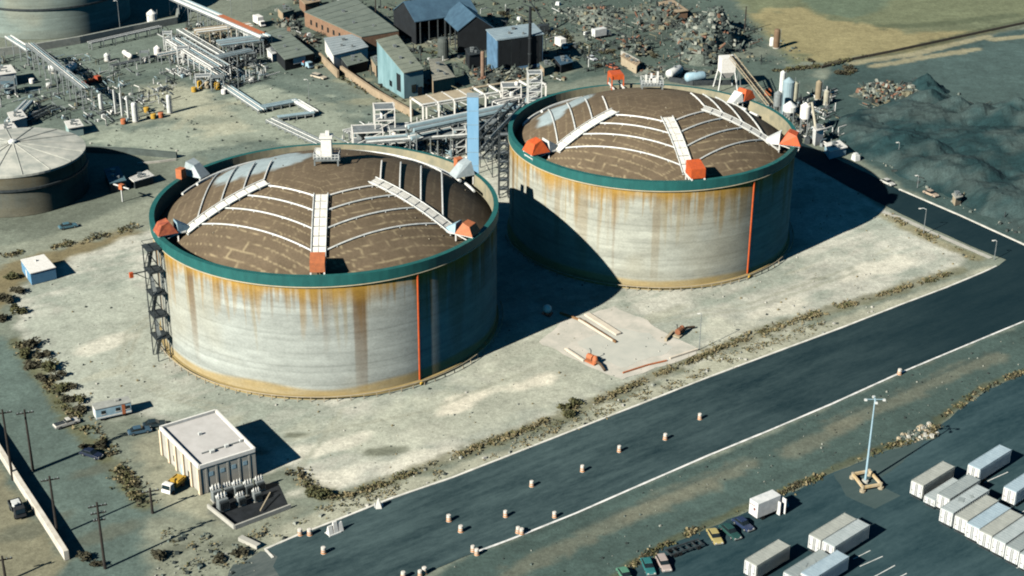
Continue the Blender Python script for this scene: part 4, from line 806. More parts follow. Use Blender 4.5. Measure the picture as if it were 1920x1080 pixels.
mb = MB(); mb.bar(P(440, 992)+Vector((0, 0, .4)), P(545, 952)+Vector((0, 0, .4)), .35, .9); mb.bar(P(390, 952)+Vector((0, 0, .4)), P(440, 992)+Vector((0, 0, .4)), .35, .9); tag(mb.build('retaining_wall', CONC), 'low concrete wall edging the transformer pit', 'wall')
struct(sheet('pit_floor', [(392, 952), (442, 985), (540, 948), (520, 905), (440, 915)], .0, M('near_black_floor', (.03, .035, .04), (.015, .018, .02), .6, .6), .1))  # near-black flat sheet under the transformers
single(MB().bar((-2.6, 0, .5), (2.6, 0, 1.4), .22), 'timber_beam', TAN, 'long timber beam leaning over the edge of the transformer pit', 'beam', P(498, 948), ang((492, 958), (512, 930)))
# small blue shed
rc = [P(39, 487, 3.2), P(57, 513, 3.2), P(104, 501, 3.2), P(82, 477, 3.2)]; cxy = sum(rc, Vector())/4; t = thing('site_shed', 'small blue and white shed on the sand by the lane', 'shed', (cxy.x, cxy.y, 0))
k = MB(); k.prism([(p.x, p.y) for p in rc], 0, 3.05); k.build('wall', [M('shed_blue', (.16, .36, .55), (.12, .29, .46), .6, .6)], t); k = MB(); k.prism([(p.x, p.y) for p in inset(rc, -.12)], 3.06, 3.25); p = P(66, 490, 3.2); k.box((p.x, p.y, 3.25), (.6, .6, .45)); k.build('roof', WHITE, t)
k = MB(); k.box(along(rc[0], rc[1], .5, .1, .03), (1.0, .06, 2.1), math.atan2((rc[1]-rc[0]).y, (rc[1]-rc[0]).x)); k.build('door', WHITE, t)
# white ball, pad machines, pit walls
t = thing('spherical_vessel', 'white sphere standing in the shadow between the two tanks', 'sphere', P(1026, 590)); k = MB(); k.lathe((0, 0, .5), [(.05, 0)]+[(1.1*math.sin(a), 1.1-1.1*math.cos(a)) for a in np.linspace(.2, PI-.2, 10)]+[(.05, 2.2)], 18); k.build('ball', WHITE, t, world=False, smooth=True)
k = MB()
for a in range(4): k.box((.8*math.cos(a*PI/2+.6), .8*math.sin(a*PI/2+.6), 0), (.14, .14, 1.1))
k.build('leg', DSTEEL, t, world=False); struct(sheet('tank_base', [(1014, 588), (1024, 580), (1038, 586), (1030, 596)], .0, DSTEEL, .2))
def wall_line(name, pts, w, h, mat, label, cat='wall'):
    mb = MB(); q = [P(*p) for p in pts]
    for a, b in zip(q[:-1], q[1:]): mb.bar(a+Vector((0, 0, h/2-.05)), b+Vector((0, 0, h/2-.05)), w, h+.1)
    return tag(mb.build(name, mat), label, cat)
wall_line('pipe_trench', [(1080, 597), (1150, 640)], .5, .5, SAND, 'sandy trench wall running out of the tank shadow, left one'); wall_line('pipe_trench', [(1100, 590), (1160, 628)], 1.5, .45, SAND, 'broad tan trench wall running beside the narrow one')
wall_line('trench_pipe', [(1050, 588), (1092, 603), (1155, 643)], .35, .5, M('rusty_pipe', (.32, .18, .08)), 'dark rusty pipe lying between the trench walls', 'pipe')
wall_line('pad_kerb', [(1168, 700), (1215, 685), (1250, 677)], .3, .3, FORANGE, 'orange edged kerb along the lower side of the pad', 'kerb'); wall_line('pad_kerb', [(1256, 673), (1308, 656)], .5, .4, SAND, 'broken pale kerb right of the orange one', 'kerb')
wall_line('pad_kerb', [(1060, 655), (1095, 678)], .5, .5, SAND, 'pale kerb left of the orange pump skid', 'kerb'); wall_line('pad_kerb', [(1248, 640), (1262, 625)], .6, .8, TAN, 'tan block wall beside the rust red pump skid', 'kerb')
def pump(px, py, az, m, label):
    t = thing('pump_skid', label, 'pump', P(px, py), az); k = MB(); k.box((0, 0, 0), (3.4, 1.8, .35)); k.build('skid', FORANGE if m is FORANGE else TAN, t, world=False); k = MB(); k.tube([(-1.1, 0, 1.2), (.5, 0, 1.2)], .75, 12); k.build('motor', m, t, world=False)
    k = MB(); k.lathe((1.1, 0, .35), [(.7, 0), (.75, .8), (.5, 1.5), (.2, 1.7)], 12); k.build('casing', m, t, world=False); k = MB(); k.tube([(1.6, 0, .8), (3.2, -.4, .8), (5.2, -1.2, .35)], .3, 8); k.build('outlet_pipe', M('dark_rust', (.12, .08, .05)), t, world=False)
    k = MB(); k.tube([(-.6, .4, 1.3), (-.6, .4, 2.8), (-1.1, .4, 3.0)], .12, 6); k.build('exhaust', DSTEEL, t, world=False)
pump(1109, 679, ang((1100, 674), (1150, 697)), FORANGE, 'orange pump skid on the lower left corner of the pad'); pump(1274, 628, ang((1262, 640), (1290, 618)), M('rust_red', (.34, .14, .07)), 'rust red pump skid on the right side of the pad')
# ---------------------------------------------------------------- sheds and works buildings behind
BLUEROOF = M('blue_grey_roof', (.075, .15, .215), (.05, .1, .15), .25, .6); DARKW = M('dark_cladding_and_shade', (.015, .02, .024), (.01, .013, .016), .4, .8); GREENROOF = M('grey_green_roof', (.2, .24, .2), (.14, .175, .15), .2, .9)  # the dark wall material also paints the shade in open shed fronts
TEALW = M('teal_sheet', (.27, .44, .47), (.16, .29, .31), .25, .7, stretch=(1, 1, .3)); LROOF = M('light_sheet_roof', (.4, .46, .47), (.3, .36, .37), .3, .6); TANW = M('tan_wall', (.46, .36, .24), (.34, .27, .18), .4, .9)
def roofq(px4, z4):
    return [P(p[0], p[1], z) for p, z in zip(px4, z4 if isinstance(z4, (list, tuple)) else [z4]*4)]
def shed(name, label, px4, z4, wallm, roofm, cat='shed', posts=0, openings=(), doorm=None, over=.25, trim=None):
    """px4: roof corners (anticlockwise as seen from above) in picture order, z4 their heights"""
    c = roofq(px4, z4); m = sum(c, Vector())/4; t = thing(name, label, cat, (m.x, m.y, 0)); gs = [Vector((p.x, p.y, 0)) for p in inset(c, .15)]
    tops = [Vector((g.x, g.y, p.z-.12)) for g, p in zip(gs, c)]
    k = MB()
    k.hull(gs, tops); k.build('wall', wallm, t)
    cc = inset(c, -over); k = MB(); k.hull([p-Vector((0, 0, .1)) for p in cc], [p+Vector((0, 0, .15)) for p in cc]); rf = k.build('roof', roofm, t)
    k = MB()
    for u in np.linspace(.1, .9, 7): a = cc[0].lerp(cc[1], u); b = cc[3].lerp(cc[2], u); k.bar(a+Vector((0, 0, .18)), b+Vector((0, 0, .18)), .12, .1)
    k.build('roof_seam', roofm, rf)
    if z4 if not isinstance(z4, (list, tuple)) else z4[0] >= 5:
        for (u, v, s_) in ((.3, .5, 1.1), (.62, .35, .8), (.8, .6, .6)):
            q = cc[0].lerp(cc[1], u).lerp(cc[3].lerp(cc[2], u), v); k = MB(); k.box((q.x, q.y, q.z+.1), (s_, s_*.8, .7), .3); k.box((q.x, q.y, q.z+.81), (s_*1.25, s_*1.0, .12), .3); k.build('roof_vent', STEEL, rf)
    for (side, u, w, h, mat_, kind) in openings:
        a, b = c[side], c[(side+1) % 4]; d = (b-a); d.z = 0; n = Vector((d.y, -d.x, 0)).normalized(); p = a+d*u; p.z = 0
        if (p+n-Vector((m.x, m.y, 0))).length < (p-Vector((m.x, m.y, 0))).length: n = -n
        p = p-n*.1; z0 = 0 if kind == 'door' else 1.6; k = MB(); k.box((p.x, p.y, z0+.02), (w, .16, h), math.atan2(d.y, d.x)); k.build(kind, mat_, t)
    return t
shed('brick_building', 'long red brick works building with flat grey green roof', [(570, 22), (678, 70), (748, 58), (660, -8)], [5.6]*4, BRICK, GREENROOF, 'building', openings=[(0, u, 1.3, 1.9, GLASS, 'window') for u in np.linspace(.12, .92, 9)], over=-.1)
shed('workshop', 'pale low workshop with white wall in front of the brick building', [(608, 72), (625, 104), (690, 88), (668, 64)], 5, WHITE, LROOF, 'shed', openings=[(1, .3, 2, 2.4, STEEL, 'door'), (1, .7, 2, 2.4, STEEL, 'door')])
shed('long_shed', 'long low shed with grey green roof and white end wall', [(490, 64), (534, 112), (588, 100), (530, 52)], 4, DARKW, GREENROOF, openings=[(1, .5, 5, 2.2, WHITE, 'panel')])
shed('teal_shed', 'teal sheet metal building with roof sloping down towards the tanks', [(706, 76), (757, 137), (794, 129), (745, 66)], [15, 9, 9, 15], [TEALW], M('mossy_roof', (.25, .28, .22), (.18, .21, .17), .3, .9), 'building', openings=[(1, .5, 1.8, 2.6, GLASS, 'window'), (1, .8, 1.6, 3, DARKW, 'door'), (0, .8, 3, 6, DARKW, 'opening_shade'), (0, .5, 2, 2, GLASS, 'window')])
def barn(label, e0, e1, half, zr, ze, roofm, wallm, name='open_barn', posts=7, front=-1):
    """gable roof; e0, e1 ridge end pixels at height zr"""
    a, b = P(*e0, zr), P(*e1, zr); d = (b-a); d.z = 0; d.normalize(); n = Vector((-d.y, d.x, 0)); m = (a+b)/2; t = thing(name, label, 'barn', (m.x, m.y, 0))
    E = lambda p, s, z: Vector((p.x+n.x*half*s, p.y+n.y*half*s, z)); k = MB()
    for s in (-1, 1):
        q = [a-d*.4, b+d*.4, E(b+d*.4, s, ze), E(a-d*.4, s, ze)]; lo = [Vector((p.x, p.y, p.z-.1)) for p in q]; hi = [Vector((p.x, p.y, p.z+.15)) for p in q]; q2 = (lo, hi) if s < 0 else (lo[::-1], hi[::-1]); k.hull(*q2)
    k.build('roof', roofm, t)
    for p in (a, b):
        k = MB(); k.add([E(p, -1, 0)-d*.1, E(p, 1, 0)-d*.1, E(p, 1, ze)-d*.1, Vector((p.x, p.y, zr-.1))-d*.1, E(p, -1, ze)-d*.1]+[E(p, -1, 0)+d*.1, E(p, 1, 0)+d*.1, E(p, 1, ze)+d*.1, Vector((p.x, p.y, zr-.1))+d*.1, E(p, -1, ze)+d*.1],
                        [(0, 1, 2, 3, 4), (9, 8, 7, 6, 5)]+[(i, (i+1) % 5, 5+(i+1) % 5, 5+i)[::-1] for i in range(5)]); k.build('gable_wall', wallm, t)
    k = MB(); k.bar(E(a, -front, ze/2), E(b, -front, ze/2), .2, ze); k.build('back_wall', wallm, t)
    for i in range(posts): p = a.lerp(b, (i+.5)/posts); g = E(p, front*.97, 0); k = MB(); k.box((g.x, g.y, 0), (.4, .4, ze-.1)); k.build('post', DSTEEL, t)
    return t
barn('dark open fronted barn with blue grey gabled roof at the top of the works', (758, 3), (872, -14), 9, 14, 8.5, BLUEROOF, DARKW); barn('second gabled wing of the barn stepping forward on its right side', (862, 4), (892, 30), 7, 13, 8, BLUEROOF, DARKW, 'barn_wing', 3)
shed('blue_shed', 'open fronted shed with blue end wall and pale blue grey roof by the tall mast', [(912, 56), (932, 76), (1019, 64), (1000, 44)], [13, 12, 12, 13], M('shed_wall_blue', (.13, .26, .4), (.08, .16, .25), .3, .8), M('pale_blue_roof', (.34, .44, .48), (.26, .35, .4), .3, .6), openings=[(1, .5, 17.2, 10.6, DARKW, 'opening_shade')]+[(1, u, .5, 10.5, DSTEEL, 'post') for u in (.08, .3, .5, .72, .93)])  # dark front panel paints the shade of the open interior
shed('sand_bunker', 'tan lean to bunker with bare sloping roof between the teal and blue sheds', [(805, 112), (812, 152), (853, 144), (826, 110)], [9, 5, 4, 8], TANW, M('pale_sand_roof', (.46, .45, .36), (.36, .36, .29), .3, .9))
shed('tan_roof_block', 'low tan block behind the brick building', [(1235, 5), (1262, 24), (1290, 20), (1262, 0)], 4, BRICK, TANW); shed('tan_store', 'tan flat store beside the rust red car', [(1164, 106), (1194, 124), (1200, 117), (1170, 100)], 3, TAN, TANW)
shed('yard_hut', 'white and blue hut at the left edge beyond the pipe trestle', [(-20, 128), (-10, 142), (30, 136), (20, 122)], 4.5, BLUEW, WHITE, 'hut'); shed('yard_hut', 'pale green box hut standing alone on the yard below the pipe trestle', [(121, 228), (128, 241), (156, 236), (148, 224)], 3, M('pale_green', (.4, .55, .52), (.3, .45, .44)), WHITE, 'hut')
shed('yard_hut', 'white hut behind the light barn at the top edge of the yard', [(632, -4), (636, 8), (652, 5), (648, -7)], 4, WHITE, WHITE, 'hut'); shed('dark_store', 'dark roofed store at the top edge right of the white hut', [(650, 2), (668, 18), (740, 6), (715, -10)], 5, DARKW, M('teal_roof', (.15, .24, .25), (.1, .17, .18), .3)) if False else None
shed('storage_box', 'blue grey container lying in the shadow of the low grey tank', [(195, 318), (206, 344), (236, 338), (222, 312)], 3, DSTEEL, M('box_teal', (.1, .2, .24), (.07, .14, .17)), 'container'); shed('storage_box', 'white container in the sun right of the low grey tank', [(243, 334), (252, 341), (288, 330), (276, 320)], 2.2, DSTEEL, WHITE, 'container')
single(MB().bar((-3, 0, 4.6), (3.2, 0, 4.6), .3).box((.2, 0, 3.8), (1.4, 1.1, 1.5), 0, 1).box((0, 0, 0), (.3, .3, 4.5)), 'boom_gate', [PIPEW, FORANGE, STEEL], 'orange box with pale barrier arm beside the lane below the grey tank', 'barrier', P(230, 378), ang((205, 352), (255, 368)))
for (pts, w, h, m_, lab) in (([(640, 136), (700, 178), (772, 219)], .9, 2.4, TANW, 'long dark retaining wall running from the teal building to the pipe racks'), ([(600, 112), (634, 146)], .7, 2.6, TANW, 'short tan wall left of the teal building'), ([(140, 284), (240, 288), (332, 296)], .8, 1.8, M('dark_dike', (.1, .13, .12)), 'dark straight dike wall right of the low grey tank'),
                             ([(-20, 106), (60, 96), (150, 81), (250, 60), (332, 44), (336, 20)], 1.0, 2.6, M('dike_grey', (.4, .43, .38), (.28, .31, .28)), 'curved grey dike wall round the foot of the tall corner tank'), ([(258, 308), (300, 304), (330, 300)], .5, .5, CONC, 'pale low kerb wall beside the dike'),
                             ([(1255, 152), (1300, 160), (1380, 158)], .6, 1.6, DSTEEL, 'dark low wall behind the two horizontal tanks'), ([(1540, 128), (1600, 112), (1680, 96), (1800, 70), (1960, 36)], .4, .8, M('field_fence', (.09, .08, .06)), 'dark fence line along the edge of the yellow meadow'), ([(1165, 105), (1198, 123)], .6, 2.0, CONC, 'pale wall beside the tan store')):
    wall_line('field_fence' if 'fence' in lab else 'dike_wall', pts, w, h, m_, lab, 'fence' if 'fence' in lab else 'wall')
# ---------------------------------------------------------------- piping
def pipe_rack(label, pa, pb, width, h, nb, npipe, frame_m, pipe_m, r=.28, base_h=0.0, deck=None, brace=True, tiers=1):
    a, b = P(*pa), P(*pb); d = b-a; L_ = d.length; d.normalize(); n = Vector((-d.y, d.x, 0)); t = thing('pipe_rack', label, 'pipe rack', (a.x, a.y, 0)); up = Vector((0, 0, 1))
    for i in range(nb+1):
        p = a+d*(L_*i/nb); k = MB()
        bw = .5 if frame_m is WHITE else .3
        for s in (-1, 1): k.bar(p+n*s*width/2, p+n*s*width/2+up*(h+.4), bw)
        for q in range(tiers): k.bar(p-n*width/2+up*(h+.6*(bw > .4)-q*3.2), p+n*width/2+up*(h+.6*(bw > .4)-q*3.2), bw)
        if brace: k.bar(p-n*width/2+up*.5, p+n*width/2+up*(h-.3), .14)
        k.build('bent', frame_m, t)
    k = MB()
    for s in (-1, 1): k.bar(a+n*s*width/2+up*(h+.1), b+n*s*width/2+up*(h+.1), .22, .3)
    k.build('stringer', frame_m, t)
    for q in range(tiers):
        for j in range(npipe):
            o = (j-(npipe-1)/2)*width*.8/max(1, npipe-1) if npipe > 1 else 0; k = MB(); rr = r*(.7+.6*random.random()); z = h-q*3.2+.2+rr
            k.tube([a+n*o+up*z-d*.5, b+n*o+up*z+d*.5], rr, 7); k.build('pipe', pipe_m if not isinstance(pipe_m, list) else pipe_m[(j+q) % len(pipe_m)], t)
    if deck: k = MB(); c = a+d*L_*deck[0]; e = a+d*L_*deck[1]; k.bar(c+up*(h+.75), e+up*(h+.75), width*.8, .12); k.build('deck', deck[2], t)
    return t
GP = [PIPEW, STEEL, M('pipe_bluegrey', (.34, .46, .5), (.25, .36, .4), .5, .5), PIPEW]
pipe_rack('long white trestle with tan deck running behind the gap between the domed tanks', (782, 236), (1010, 196), 9, 7.5, 8, 2, WHITE, [PIPEW, TAN], .3, deck=(.02, .45, TAN), brace=False)
pipe_rack('two tier rack with fat blue grey pipes left of the pale blue column', (772, 297), (962, 254), 6, 9, 5, 4, STEEL, [GP[2], STEEL, GP[2], PIPEW], .55, tiers=2)
pipe_rack('dark rack dropping between the two domed tanks', (905, 330), (968, 262), 6, 12, 5, 3, DSTEEL, [STEEL, DSTEEL], .25, tiers=3)
pipe_rack('low rack of pale pipes hard behind the nearer tank', (690, 300), (880, 285), 5, 6, 5, 4, STEEL, GP, .35)
pipe_rack('elevated pipe trestle on thin legs across the left yard', (62, 122), (166, 208), 3.2, 7.5, 9, 4, STEEL, [STEEL, PIPEW, GP[2]], .24, brace=False)
pipe_rack('long elevated trestle slanting down from the tall corner tank', (330, 28), (500, 104), 5, 6.5, 9, 5, STEEL, [PIPEW, GP[2], STEEL], .4, deck=(.5, .95, FORANGE))
pipe_rack('low bundle of white pipes on sleepers leading right across the yard', (414, 160), (492, 212), 3.2, .8, 8, 4, STEEL, [PIPEW, GP[2]], .2, brace=False)
pipe_rack('white pipe bundle on sleepers ending at the nearer tank', (508, 230), (606, 276), 3.6, .8, 8, 4, STEEL, [PIPEW, STEEL], .2, brace=False)
pipe_rack('short blue pipe loop far side crossing the yard', (492, 208), (556, 196), 2.6, .9, 4, 4, STEEL, [GP[2]], .28, brace=False)
pipe_rack('short pipe loop right end, pale pipes', (556, 196), (590, 216), 2.8, .9, 3, 4, STEEL, [PIPEW], .28, brace=False)
pipe_rack('short blue pipe loop near side crossing back', (586, 218), (524, 226), 2.2, .9, 4, 4, STEEL, [GP[2]], .28, brace=False)
pipe_rack('white crowded pipe rack in the middle of the pipe yard', (330, 100), (415, 152), 7, 5, 8, 6, PIPEW, [WHITE, STEEL, GP[2]], .2, tiers=2)
pipe_rack('blue grey pipe rack at the right end of the pipe yard', (415, 112), (490, 102), 6, 5.5, 4, 5, STEEL, [GP[2], STEEL], .4)
pipe_rack('tan and white rack under the slanting trestle', (370, 82), (470, 70), 6, 4.5, 5, 5, TAN, [PIPEW, TAN, WHITE], .3)
pipe_rack('thin pipe run along the dike wall', (170, 92), (300, 62), 2, 2.2, 6, 3, STEEL, [PIPEW, STEEL], .2, brace=False)
pipe_rack('low pipes at the left edge of the yard', (20, 240), (54, 204), 3.4, 2.0, 4, 5, STEEL, [GP[2], PIPEW], .34, brace=False)
def tower(name, label, base, top_y, w, d_, levels, mat_, az=0.0, eq=(), cat='steel tower', h=None):
    p = P(*base); h = h or height(base, top_y); t = thing(name, label, cat, p, az); k = MB()
    for (x, y) in ((-1, -1), (1, -1), (1, 1), (-1, 1)): k.box((x*w/2, y*d_/2, 0), (.32, .32, h))
    for i in range(1, levels+1):
        z = h*i/levels-.2
        for s in (-1, 1): k.bar((-w/2, s*d_/2, z), (w/2, s*d_/2, z), .26); k.bar((s*w/2, -d_/2, z), (s*w/2, d_/2, z), .26)
        k.bar((-w/2, -d_/2, h*(i-1)/levels), (w/2, -d_/2, z), .14)
    k.build('frame', mat_, t, world=False)
    for i in range(1, levels+1): k = MB(); k.box((0, 0, h*i/levels-.35), (w*.94, d_*.94, .12)); k.build('platform', STEEL, t, world=False)
    for (x, y, z, r, hh, m_) in eq: k = MB(); k.lathe((x, y, z), [(r*.6, 0), (r, r*.3), (r, hh-r*.3), (r*.6, hh)], 12); k.build('vessel', m_, t, world=False)
    k = MB()
    for s in (-.3, .3): k.bar((w/2+.25, s, 0), (w/2+.25, s, h+.8), .1)
    for i in range(int(h/.6)): k.bar((w/2+.25, -.3, .4+i*.6), (w/2+.25, .3, .4+i*.6), .07)
    k.build('ladder', PIPEW, t, world=False)
    return t
tower('process_structure', 'white steel process structure behind the near tank, left of the racks', (690, 287), 240, 9, 7, 2, WHITE, .15, [(-2, 0, 4.4, 1.3, 3.5, STEEL), (2, 1, 4.4, 1.0, 3, PIPEW)], 'process structure')
tower('process_structure', 'taller white steel structure with stepped top beside the lower one', (722, 280), 198, 6, 6, 4, WHITE, .15, [(0, 0, 9, 1.2, 4, PIPEW)], 'process structure')
tower('process_structure', 'low white frame with blue grey box right of the stepped structure', (752, 284), 236, 7, 6, 2, PIPEW, .15, [(1, 0, 3.5, 1.4, 4, GP[2]), (-2, 0, 3.5, .9, 3, WHITE)], 'process structure')
tower('ladder_tower', 'tall openwork ladder tower left of the farther tank', (1001, 232), 134, 4.2, 3.6, 6, PIPEW, .1)
tower('process_structure', 'white pipe manifold frame at the foot of the ladder tower', (1003, 236), 196, 7, 6, 2, WHITE, .2, [(1, 0, 3, 1.1, 3.5, PIPEW), (-1.6, 1, 3, 1.0, 4, WHITE), (2.5, -1, 0, .8, 5, GP[2])], 'process structure')
tower('process_structure', 'white cluttered frame at the right end of the long trestle', (958, 214), 158, 6, 5, 3, WHITE, .1, [(0, 0, 4, 1.2, 4, PIPEW), (1.8, 0, 8, .7, 3, WHITE)], 'process structure')
tower('dark_stair_tower', 'dark stair tower wedged between the two domed tanks', (944, 368), 250, 2.6, 2.4, 7, DSTEEL, .1)
tower('process_structure', 'grey frame with vessels behind the pale blue column', (905, 262), 212, 6, 5, 2, STEEL, .1, [(0, 0, 0, 1.3, 6, GP[2]), (2, 1, 0, 1, 5, PIPEW), (-2, .5, 0, .9, 7, STEEL)], 'process structure')
# pale blue column behind the near tank
zt = 41.0; p = P(886.5, 180, zt); g_ = Vector((p.x, 398.0, 0)); p = Vector((P(886.5, 240, 30).x, 398, 0)); tt = 0
zz = CH-(CH-0)*398.0/P(886.5, 179).y; t = thing('service_tower', 'tall pale blue square column standing behind the nearer tank', 'tower', p, 0)
k = MB(); k.box((0, 0, 0), (3.0, 2.8, zz)); b = k.build('shaft', M('column_blue', (.28, .53, .76), (.22, .45, .66), .3, .5, stretch=(1, 1, .3)), t, world=False); k = MB()
for i in range(1, 10): k.box((0, 0, zz*i/10), (3.08, 2.88, .1))
k.build('panel_joint', GP[2], b, world=False); k = MB(); k.box((0, 0, zz+.01), (3.2, 3.0, .25)); k.build('cap', LROOF, t, world=False)
def hvessel(px, py, az, L_, r, label, m_=PIPEW):
    t = thing('pressure_vessel', label, 'pressure vessel', P(px, py), az); k = MB(); pr = [(-L_/2-r*.6, r*.05), (-L_/2-r*.5, r*.5), (-L_/2-r*.25, r*.85), (-L_/2, r), (L_/2, r), (L_/2+r*.25, r*.85), (L_/2+r*.5, r*.5), (L_/2+r*.6, r*.05)]; n = 16; vs = []
    for x, rr in pr: vs += [(x, rr*math.cos(a*2*PI/n), r+.7+rr*math.sin(a*2*PI/n)) for a in range(n)]
    k.add(vs, [(i*n+j, i*n+(j+1) % n, (i+1)*n+(j+1) % n, (i+1)*n+j) for i in range(len(pr)-1) for j in range(n)]); k.build('shell', m_, t, world=False, smooth=True)
    for x in (-L_*.32, L_*.32): k = MB(); k.box((x, 0, 0), (.5, r*1.5, 1.1)); k.build('saddle', CONC, t, world=False)
    k = MB(); k.lathe((0, 0, 2*r+.6), [(.35, 0), (.35, .4), (.45, .45), (.45, .6)], 10); k.build('manhole', STEEL, t, world=False)
hvessel(1264, 146, ang((1250, 152), (1282, 136)), 7.0, 1.55, 'left white horizontal tank behind the farther dome'); hvessel(1303, 156, ang((1286, 156), (1322, 152)), 6.0, 1.65, 'right pale blue horizontal tank behind the farther dome', BLUEW)
hvessel(134, 138, ang((124, 143), (142, 132)), 4, 1.5, 'small white horizontal tank in the left yard, right of a pair'); hvessel(104, 136, ang((96, 140), (112, 130)), 4, 1.5, 'small pale horizontal tank in the left yard, left of a pair'); hvessel(240, 110, ang((222, 98), (252, 118)), 6, .9, 'slim white vessel lying across the middle of the left yard', WHITE)
def vvessel(px, py, ty, r, label, m_=PIPEW, cone=True, legs=False, name='vertical_vessel', cat='vessel'):
    h = height((px, py), ty); t = thing(name, label, cat, P(px, py)); z0 = h*.4 if legs else .25; k = MB()
    pr = [(r*.3, z0), (r, z0+r*.8)] if legs else [(r, z0)]
    k.lathe((0, 0, 0), pr+[(r, h-r*.7), (r*(.25 if cone else .8), h-r*.1), (r*.15, h)], 16); k.build('shell', m_, t, world=False)
    if legs:
        for a in range(4): k = MB(); k.bar((r*.95*math.cos(a*PI/2+.5), r*.95*math.sin(a*PI/2+.5), 0), (r*.95*math.cos(a*PI/2+.5), r*.95*math.sin(a*PI/2+.5), z0+r), .25); k.build('leg', STEEL, t, world=False)
    else: k = MB(); k.lathe((0, 0, 0), [(r*1.15, 0), (r*1.15, .3), (r*.9, .35)], 16); k.build('plinth', CONC, t, world=False)
    k = MB()
    for s in (-.25, .25): k.bar((r+.2, s, .3), (r+.2, s, h), .09)
    for i in range(int(h/.7)): k.bar((r+.2, -.25, .4+i*.7), (r+.2, .25, .4+i*.7), .06)
    k.build('ladder', STEEL, t, world=False)
vvessel(286, 47, 18, 1.9, 'white upright tank in front of the dark corner of the tall tank', WHITE); vvessel(296, 104, 85, 1.3, 'small white upright tank in the middle of the pipe yard', WHITE); vvessel(201, 114, 99, 1.0, 'small white upright vessel left of the slim lying one'); vvessel(831, 110, 70, 2.0, 'dark chimney like silo between the teal and the blue shed', M('silo_dark', (.1, .12, .11)), False)
for (x, y, ty, w) in ((190, 206, 176, .6), (217, 214, 168, .3), (229, 218, 174, .3), (241, 224, 180, .3), (254, 228, 192, .9), (318, 212, 178, .75)):
    vvessel(x, y, ty, w, {190: 'pale stack standing alone at the right end of the elevated trestle', 217: 'thin pale stack farthest back in the row of stacks', 229: 'thin pale stack second in the row of stacks', 241: 'thin pale stack third in the row of stacks', 254: 'wide pale stack at the near end of the row of stacks', 318: 'pale stack standing alone right of the row of stacks'}[x], PIPEW, False, name='vent_stack', cat='stack')
# batching plant right of the farther tank
for a in ((1463, 200, 132, .9, 'slim pale silo at the left of the plant beside the farther tank', PIPEW), (1474, 214, 145, 1.9, 'blue grey silo with pointed top in the plant', GP[2]), (1487, 214, 152, 1.0, 'slim yellowish silo right of the blue grey one', M('silo_cream', (.5, .5, .38))), (1533, 186, 150, 1.0, 'rusty topped stack at the right of the plant', M('rusty_stack', (.36, .3, .2))), (1548, 196, 168, .9, 'small cream silo at the right end of the plant', M('silo_cream_b', (.5, .49, .38)))):
    vvessel(a[0], a[1], a[2], a[3], a[4], a[5], name='plant_silo', cat='silo')
vvessel(1478, 236, 190, 2.2, 'squat legged hopper at the foot of the plant silos', PIPEW, legs=True, name='plant_hopper', cat='hopper'); vvessel(1506, 252, 192, 1.6, 'tall legged white hopper with chute in the plant', WHITE, legs=True, name='plant_hopper', cat='hopper'); vvessel(1455, 226, 170, 1.3, 'dark topped hopper nearest the farther tank', STEEL, legs=True, name='plant_hopper', cat='hopper')
k = MB(); a = P(1511, 252); b = P(1530, 272); k.tube([a+Vector((0, 0, 10)), a+Vector((1, 0, 10.5)), b+Vector((0, 0, 3))], .4, 8); tag(k.build('chute_pipe', M('cream_pipe', (.55, .52, .4))), 'curved cream chute pipe dropping from the legged hopper', 'pipe')
shed('plant_bin', 'white box bin under the chute pipe', [(1524, 238), (1530, 246), (1546, 241), (1540, 234)], 5, PIPEW, WHITE, 'bin'); shed('plant_bin', 'blue and white bin by the road behind the farther tank', [(1546, 270), (1556, 284), (1588, 276), (1574, 264)], 2.6, BLUEW, WHITE, 'bin'); shed('plant_bin', 'pale crate among rubble on the bank of the spoil heap', [(1786, 364), (1792, 372), (1804, 368), (1798, 360)], 2.4, TAN, CONC, 'bin')
for i, (x, y, lab) in enumerate(((1440, 178, 'orange box beside the conveyor at the plant'), (1424, 214, 'orange and white drum behind the rim of the farther tank'), (1494, 260, 'white crate left of the white bin'), (1514, 268, 'dark crate by the white bin'), (1570, 285, 'cream block at the road edge behind the farther tank'), (1604, 300, 'pale block on the kerb of the side road'))):
    single(MB().box((0, 0, 0), (2.2, 1.8, 1.8), 0, 0, (.85, .85)).box((.1, 0, 1.81), (1.2, 1.0, .4)), 'plant_crate', [FORANGE, FORANGE, WHITE, DSTEEL, TAN, PIPEW][i], lab, 'crate', P(x, y), .4*i)
t = thing('loading_hopper', 'white hopper on four splayed legs at the foot of the conveyor', 'hopper', P(1360, 166), .2); zt = height((1360, 168), 108); k = MB(); k.box((0, 0, zt*.55), (5, 4, zt*.45)); k.hull([(-1, -.8, zt*.35), (1, -.8, zt*.35), (1, .8, zt*.35), (-1, .8, zt*.35)], [(-2.5, -2, zt*.549), (2.5, -2, zt*.549), (2.5, 2, zt*.549), (-2.5, 2, zt*.549)]); k.build('bin', WHITE, t, world=False)
for (x, y) in ((-1, -1), (1, -1), (1, 1), (-1, 1)): k = MB(); k.bar((x*3.4, y*2.8, 0), (x*2.3, y*1.8, zt*.6), .35); k.build('leg', PIPEW, t, world=False)
t = thing('conveyor', 'long sloping conveyor running down from the white hopper to the plant', 'conveyor', P(1410, 190)); a = P(1372, 108, 12); b = P(1446, 202, 2.5); k = MB(); dd = (b-a); nn = Vector((-dd.y, dd.x, 0)).normalized()
